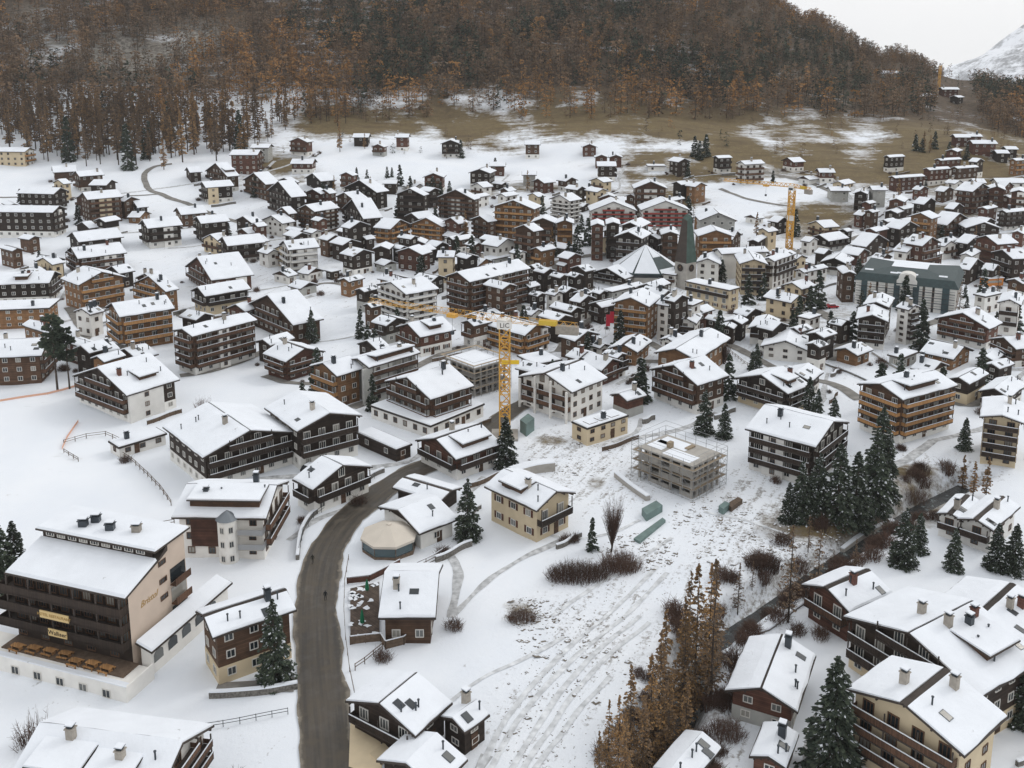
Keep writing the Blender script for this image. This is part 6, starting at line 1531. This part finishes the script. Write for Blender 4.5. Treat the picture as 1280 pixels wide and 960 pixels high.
for a in ((1252, 480, 20, (.05, .07, .12), 'dark blue snow-dusted car parked below the barns at the right edge'), (1268, 481, 20, (.35, .36, .37), 'silver snow-dusted car parked beside the dark blue one'), (129, 407, 70, (.6, .6, .6), 'white car parked on the lane behind the honey timber block'), (897, 440, -20, (.3, .3, .32), 'snow-covered grey car parked in the yard of the black barns'), (1040, 385, 10, (.4, .02, .03), 'red car parked on the snowy square below the green-roofed hotel'), (388, 588, 60, (.02, .02, .025), 'black car at the street corner by the glazed black pavilion')):
    car(*a)
def banner(px, py, label):
    p = at(px, py); o = tag(empty('flag_banner', tuple(p)), label, 'banner', 'red flag banners'); m = MB(); m.bar((0, 0, -.3), (0, 0, 6.5), .05); m.build('pole', M['scaf'], o); m = MB(); m.box(.06, 1.3, -.02, .02, 2.6, 6.3); m.build('cloth', M['pink'], o)
banner(757, 418, 'red vertical banner left of the tall honey hotel'); banner(762, 414, 'second red banner nearer the honey hotel')
def hut():
    p = at(1239, 356); o = tag(empty('market_hut', tuple(p), R(15)), 'orange-boarded hut with flat snowy roof right of the green-roofed hotel', 'hut'); m = MB(); m.box(-3.8, 3.8, -1.6, 1.6, -1, 2.8); m.build('wall', M['orange'], o); m = MB(); m.box(-4, 4, -1.9, 1.9, 2.8, 3.0); m.build('roof', M['snow'], o); m = MB(); m.box(-3, 3, -1.66, -1.62, 1.1, 2.0); m.build('counter_opening', M['glass'], o)
hut()
def slab(pts, z, h_, label, mt, name, cat):
    P = [at(a, b) for a, b in pts]; o0 = P[0]; m = MB(); n = len(P); A = [(p[0] - o0[0], p[1] - o0[1], p[2] - o0[2] - .8) for p in P]; B_ = [(p[0] - o0[0], p[1] - o0[1], p[2] - o0[2] + h_) for p in P]
    m.face(A[::-1]); m.face(B_)
    for i in range(n): j = (i + 1) % n; m.face([A[i], A[j], B_[j], B_[i]])
    o = m.build(name, M[mt], None, tuple(o0)); fix_normals(o.data); return tag(o, label, cat)
slab(((802, 644), (820, 634), (828, 640), (808, 652)), 0, 1.4, 'grey-green tarpaulin heap at the corner of the building site', 'tarp', 'tarpaulin_heap', 'tarpaulin')
slab(((792, 676), (828, 650), (832, 653), (800, 680)), 0, .5, 'long grey-green tarpaulin strip below the tarpaulin heap', 'tarp', 'tarpaulin_strip', 'tarpaulin')
slab(((898, 640), (906, 634), (912, 637), (904, 644)), 0, 1.3, 'small green crate standing on the snow right of the scaffolded shell', 'tarp', 'site_crate', 'crate')
slab(((908, 636), (922, 627), (928, 630), (914, 640)), 0, 1.0, 'grey stacked pallets beside the green crate', 'wood', 'pallet_stack', 'pallets')
slab(((650, 540), (660, 532), (668, 538), (658, 546)), 0, 3.0, 'dark green site container at the foot of the crane', 'tarp', 'site_container', 'container')
slab(((436, 960), (438, 905), (476, 930), (478, 975)), 0, .25, 'paved cream terrace in front of the glazed black chalet', 'plC', 'paved_terrace', 'terrace')
slab(((462, 944), (476, 958), (492, 945), (480, 930)), 0, .26, 'cleared stone step below the glazed gable of the black chalet', 'plC', 'stone_step', 'step')
# ---- rubble and stones on the torn-up slope
def rubble():
    g_ = np.random.default_rng(4); pts = []
    def area(cx, cy, rx, ry, n):
        for _ in range(n):
            a, q = g_.random() * 6.28, math.sqrt(g_.random()); pts.append((cx + rx * q * math.cos(a), cy + ry * q * math.sin(a), g_.random()))
    for a in ((800, 690, 50, 24, 260), (930, 680, 70, 40, 300), (720, 570, 60, 28, 170), (690, 790, 50, 40, 160), (890, 645, 60, 25, 160), (760, 830, 70, 60, 90), (660, 900, 60, 60, 70), (1010, 700, 40, 30, 140), (1050, 668, 40, 12, 120), (655, 765, 25, 20, 120)): area(*a)
    for k in range(9):                                                      # machine tracks running down the slope
        x0, y0, x1, y1 = 600 + k * 17, 965, 770 + k * 12, 700 + (k % 3) * 6; c = 40 + 8 * k
        for t in np.linspace(0, 1, 130):
            if g_.random() < .22: pts.append((x0 + (x1 - x0) * t - c * math.sin(t * 3.1) * .5 + g_.normal() * 1.3, y0 + (y1 - y0) * t + g_.normal() * 1.0, g_.random() * .5))
    Q, MI = [], []
    PP = at_many([q[0] for q in pts], [q[1] for q in pts])
    for (x, y, s), p in zip(pts, PP):
        r = .10 + .42 * s ** 3.5; b = g_.normal(size=(6, 3)) * .25 + np.array([[1, 0, 0], [0, 1, 0], [-1, 0, 0], [0, -1, 0], [0, 0, .8], [0, 0, -.5]]); b = b * r * np.array([1.2, .9, .7]) + p
        for i in range(4): j = (i + 1) % 4; m = (b[i] + b[4]) / 2; Q.append([b[i], b[j], (b[j] + b[4]) / 2, m]); MI.append(0); Q.append([m, (b[j] + b[4]) / 2, b[4], b[4] * .999 + m * .001]); MI.append(1 if s > .6 else 0)
    me = quads_mesh('rubble', np.array(Q), np.array(MI), [mat('dark_rubble', (.17, .15, .125), .95, noise=(2, .4)), M['snow']]); tag(inst('rubble', me), 'dark stones and clods strewn over the torn-up snowy slope', 'rubble', kind='stuff')
rubble()

# ---- additions to single houses
def find(xm): return next(q for q in HOUSES if q['x'][1] == xm)
def cream_house():
    q = find(333); o, L, W_, H = q['o'], q['L'], q['W'], q['H']; x0 = -L / 2 + .95
    m = MB(); m.box(x0 - .22, x0 - .02, .02 * W_, .32 * W_, H * .30, H - .15); m.build('timber_panel', M['timR'], o)
    m = MB(); m.lathe([(1.7, -3), (1.7, H - .1)], 18); m.lathe([(1.95, H - .1), (.1, H + 1.3)], 18, 1); b = m.build('round_bay', [M['plW'], M['zinc']], o, (x0 - .55, -.08 * W_, 0))
    for k in range(3):
        for a in (R(165), R(215)): inst('window', WIN['w'], b, (1.72 * math.cos(a), 1.72 * math.sin(a), .6 + k * H / 3.1), (0, 0, a + R(90)), (.8, 1, 1.2))
    for k in range(1, 3):
        m = MB(); z = k * H / 3; m.box(x0 - 1.6, x0 - .02, -W_ * .46, -W_ * .2, z - .2, z); m.box(x0 - 1.66, x0 - 1.58, -W_ * .46, -W_ * .2, z, z + .95, 1); m.box(x0 - 1.6, x0 + 3, -W_ * .46 - .1, -W_ * .46, z, z + .95, 1); m.build('balcony', [M['conc'], M['scaf']], o)
cream_house()
def renovated():
    q = find(715); o, L, W_, H = q['o'], q['L'], q['W'], q['H']; x0 = -L / 2 + .9; hw = W_ / 2 - .9
    for i in range(4):
        y = -hw + .25 + i * (2 * hw - .5) / 3; m = MB(); m.box(x0 - 1.75, x0 - 1.30, y - .25, y + .25, -2, H + (0.0 if i in (0, 3) else 1.6)); m.build('pillar', M['plW'], o)
    for i in (0, 2):
        y0 = -hw + .5 + i * (2 * hw - .5) / 3; w = (2 * hw - .5) / 3 - .5; m = MB(); z1_ = H / 3 - .25
        pts = [(y0 + w / 2 + w / 2 * math.cos(a), z1_ * .55 + z1_ * .42 * math.sin(a)) for a in np.linspace(0, math.pi, 9)]
        for (ya, za), (yb, zb) in zip(pts[:-1], pts[1:]): m.hexa([(x0 - 1.6, yb, zb), (x0 - 1.35, yb, zb), (x0 - 1.35, ya, za), (x0 - 1.6, ya, za), (x0 - 1.6, yb, z1_), (x0 - 1.35, yb, z1_), (x0 - 1.35, ya, z1_), (x0 - 1.6, ya, z1_)])
        m.build('arch', M['plW'], o)
renovated()
def annex():
    q = find(734); o, L, W_, H = q['o'], q['L'], q['W'], q['H']; m = MB()
    for i in range(3): m.box(-L * .38 + i * L * .26, -L * .38 + i * L * .26 + L * .2, -W_ * .32, W_ * .1, H + .3, H + .62, 0, 1)
    m.build('planter_bed', [M['timB'], M['snow']], o)
annex()
def haze():
    m = bpy.data.materials.new('pale_air'); m.use_nodes = True; t = m.node_tree; t.nodes.remove(t.nodes['Principled BSDF']); v = t.nodes.new('ShaderNodeVolumePrincipled'); v.inputs['Color'].default_value = (.99, .995, 1.0, 1); v.inputs['Density'].default_value = .00005; v.inputs['Anisotropy'].default_value = .0
    t.links.new(v.outputs['Volume'], t.nodes['Material Output'].inputs['Volume'])
    b = MB(); b.box(-2200, 9600, -150, 6000, -900, 1700); b.build('haze', m)['kind'] = 'stuff'
haze()

def footpaths():
    """trodden strips from door to door"""
    fm = mat('trodden_snow', (.46, .47, .48), .85, noise=(.9, .4)); r = random.Random(6); made = 0; done = []
    def door(q): cx, cy, b = q['fp']; ly = -q['W'] / 2 - 1.6; return (cx - ly * math.sin(b), cy + ly * math.cos(b))
    def clear(x, y): return not any(abs((x - p['fp'][0]) * math.cos(p['fp'][2]) + (y - p['fp'][1]) * math.sin(p['fp'][2])) < p['L'] / 2 + .4 and abs(-(x - p['fp'][0]) * math.sin(p['fp'][2]) + (y - p['fp'][1]) * math.cos(p['fp'][2])) < p['W'] / 2 + .4 for p in HOUSES)
    for q in HOUSES:
        if made >= 90: break
        if q['sc'] < 1.7: continue
        a = door(q)
        for o in sorted(HOUSES, key=lambda o: math.hypot(o['fp'][0] - q['fp'][0], o['fp'][1] - q['fp'][1]))[1:6]:
            c = door(o); L = math.hypot(a[0] - c[0], a[1] - c[1])
            if L < 6 or L > 60 or (o['x'][1], q['x'][1]) in done: continue
            m = ((a[0] + c[0]) / 2 + r.uniform(-.12, .12) * L, (a[1] + c[1]) / 2 + r.uniform(-.12, .12) * L)
            pts = smooth_path([a, m, c], 1.0)
            if not all(clear(x, y) for x, y in pts): continue
            done.append((q['x'][1], o['x'][1])); tag(ribbon('footpath', [a, m, c], r.uniform(1.0, 2.2), fm, .06, wob=.9), kind='structure'); made += 1; break
footpaths()
# ================================================================ labels of the houses and village trees
CN = {'D': 'dark timber', 'B': 'brown timber', 'R': 'red-brown timber', 'H': 'honey timber', 'W': 'white plastered', 'C': 'cream plastered', 'G': 'grey'}
LMK = [(856, 315, 'green church steeple'), (806, 330, 'pyramid-roofed church'), (1145, 365, 'green-roofed hotel'), (631, 450, 'yellow crane mast'), (986, 275, 'orange crane'), (890, 370, 'long cream hotel'), (945, 345, 'cream hotel gable'), (707, 265, 'tall red-striped block'), (832, 268, 'broad red gable'), (767, 268, 'left red-panelled gable'), (572, 260, 'six-storey brown block'), (370, 325, 'white windowed block'), (505, 375, 'stepped white block'), (600, 365, 'twin-gabled brown block'), (265, 425, 'massive brown block'), (175, 405, 'honey block'), (118, 365, 'bright orange chalet'), (125, 265, 'cream-towered block'), (30, 275, 'long dark block'), (115, 335, 'cross-gabled red chalet'), (790, 410, 'tall honey hotel'), (1093, 420, 'big black-brown chalet'), (1208, 425, 'wide gabled hotel'), (1130, 530, 'tall balcony block'), (1065, 445, 'honey cabin'), (985, 450, 'pale modern house'), (865, 490, 'ornate brown chalet'), (990, 565, 'black chalet block'), (700, 500, 'renovated white chalet'), (575, 585, 'dark red chalet'), (535, 515, 'brown terrace chalet'), (470, 470, 'grey shed-dormer house'), (335, 560, 'twin-gabled dark hotel'), (665, 640, 'cream shuttered house'), (1215, 300, 'lower right slope'), (1268, 275, 'large black block'), (1190, 290, 'brown corner block'), (1132, 230, 'red glazed block'), (563, 187, 'black and white chalet'), (376, 185, 'red and white gable'), (376, 205, 'bare-roofed red chalet'), (939, 210, 'white balconied house'), (813, 245, 'double-gabled brown block'), (978, 380, 'cream-yellow guest house'), (1030, 290, 'cream slope chalet'), (708, 385, 'tall black barn'), (725, 425, 'long low sheds'), (304, 200, 'red-brown apartment row'), (1035, 220, 'double-roofed red chalet'), (15, 195, 'orange-banded hotel'), (560, 335, 'round-windowed cream house'), (485, 290, 'low honey gables'), (1250, 540, 'right-edge cream block'), (1145, 805, 'dark cream-chimney chalet'), (510, 890, 'glazed black chalet'), (650, 320, 'small white gable'), (1240, 355, 'orange hut'), (945, 490, 'dark long-balcony chalet')]
used = set()
def rel(x, y, a, b):
    dx, dy = x - a, (y - b) * 1.5
    if abs(dx) > 1.6 * abs(dy): return 'right of' if dx > 0 else 'left of'
    if abs(dy) > 1.6 * abs(dx): return 'in front of' if dy > 0 else 'behind'
    return ('front right of' if dx > 0 else 'front left of') if dy > 0 else ('behind and right of' if dx > 0 else 'behind and left of')
def describe(x, y, base):
    near = sorted(LMK, key=lambda q: math.hypot(q[0] - x, (q[1] - y) * 1.5))
    near = [q for q in near if math.hypot(q[0] - x, q[1] - y) > 9]
    for q in near[:2]:
        l = '%s %s the %s' % (base, rel(x, y, q[0], q[1]), q[2])
        if l not in used: used.add(l); return l
    for i in range(4):
        for j in range(i + 1, 7):
            l = '%s between the %s and the %s' % (base, near[i][2], near[j][2])
            if len(l.split()) <= 16 and l not in used: used.add(l); return l
    return base
for q in HOUSES:
    o = q['o']; st = q['style']; x, y = sum(q['x']) / 3, q['y'] + 4
    if q['label']: lab = q['label']
    else:
        small = 'small ' if q['L'] * q['W'] < 75 else ''
        base = small + ('flat-roofed ' if q['W'] and o.children and False else '') + CN[st[0]]
        nn = {1: 'hut', 2: 'chalet'}.get(q['n'], 'chalet' if q['n'] == 3 else 'house')
        if q['n'] >= 3: base = {3: 'three-storey', 4: 'four-storey', 5: 'five-storey', 6: 'six-storey'}.get(q['n'], 'tall') + ' ' + base
        if st[0] == 'D' and q['n'] <= 2 and not q['bal']: nn = 'barn' if len(st) == 1 else 'chalet'
        base += ' ' + nn
        lab = describe(x, y, base)
    tag(o, lab, q['cat'] or {'timber_barn': 'barn', 'chalet': 'chalet'}.get(q['noun'], 'house'), 'village houses')
for q in TREES:
    x, y = q['px']; k = {'spruce': 'small dark spruce', 'spruceN': 'tall snow-dusted spruce', 'pine': 'tall dark pine with a bare lower trunk', 'gold': 'golden larch', 'larchN': 'orange-brown larch', 'thin': 'thin bare larch'}[q['kind']]
    if q['kind'] == 'larchN': tag(q['o'], 'orange-brown larch in the dense row along the near stream bank', 'tree', 'larches of the stream-side row'); continue
    tag(q['o'], describe(x, y - 8, k), 'tree', 'trees of the village')

# ---- low garden walls and plank fences in front of some houses, each told apart by its place
gw = random.Random(8); made = 0
for q in HOUSES:
    if gw.random() > .55 or made > 100 or q['sc'] < 1.7 or q['fp'][2] > R(75): continue
    cx, cy, b_ = q['fp']; s = gw.choice([-1, 1]); d_ = gw.uniform(3, 5); L2 = q['L'] * gw.uniform(.6, 1.0)
    pts = []
    for i in range(7):
        lx, ly = -L2 / 2 + L2 * i / 6, -q['W'] / 2 - d_ - .3 * math.sin(i)
        X, Y = cx + lx * math.cos(b_) - ly * math.sin(b_), cy + lx * math.sin(b_) + ly * math.cos(b_); pts.append((X, Y))
    if any(abs((X - p['fp'][0]) * math.cos(p['fp'][2]) + (Y - p['fp'][1]) * math.sin(p['fp'][2])) < p['L'] / 2 + 1 and abs(-(X - p['fp'][0]) * math.sin(p['fp'][2]) + (Y - p['fp'][1]) * math.cos(p['fp'][2])) < p['W'] / 2 + 1 for p in HOUSES for X, Y in pts): continue
    if dist_poly(np.array([p[0] for p in pts]), np.array([p[1] for p in pts]), RIVER).min() < 8: continue
    px_pts = [proj((X, Y, z1(X, Y))) for X, Y in pts]; mx_, my_ = px_pts[3]
    if abs(mx_ - 410) < 70 and my_ > 540: continue
    if gw.random() < .6: low_wall(px_pts, gw.uniform(.6, 1.3), .45, describe(mx_, my_, 'low snow-capped stone garden wall'))
    else: fence(px_pts, 1.1, describe(mx_, my_, 'dark plank garden fence'), 'plank_fence', 2, 2, .06, 'wood', planks=True, snow=True)
    made += 1
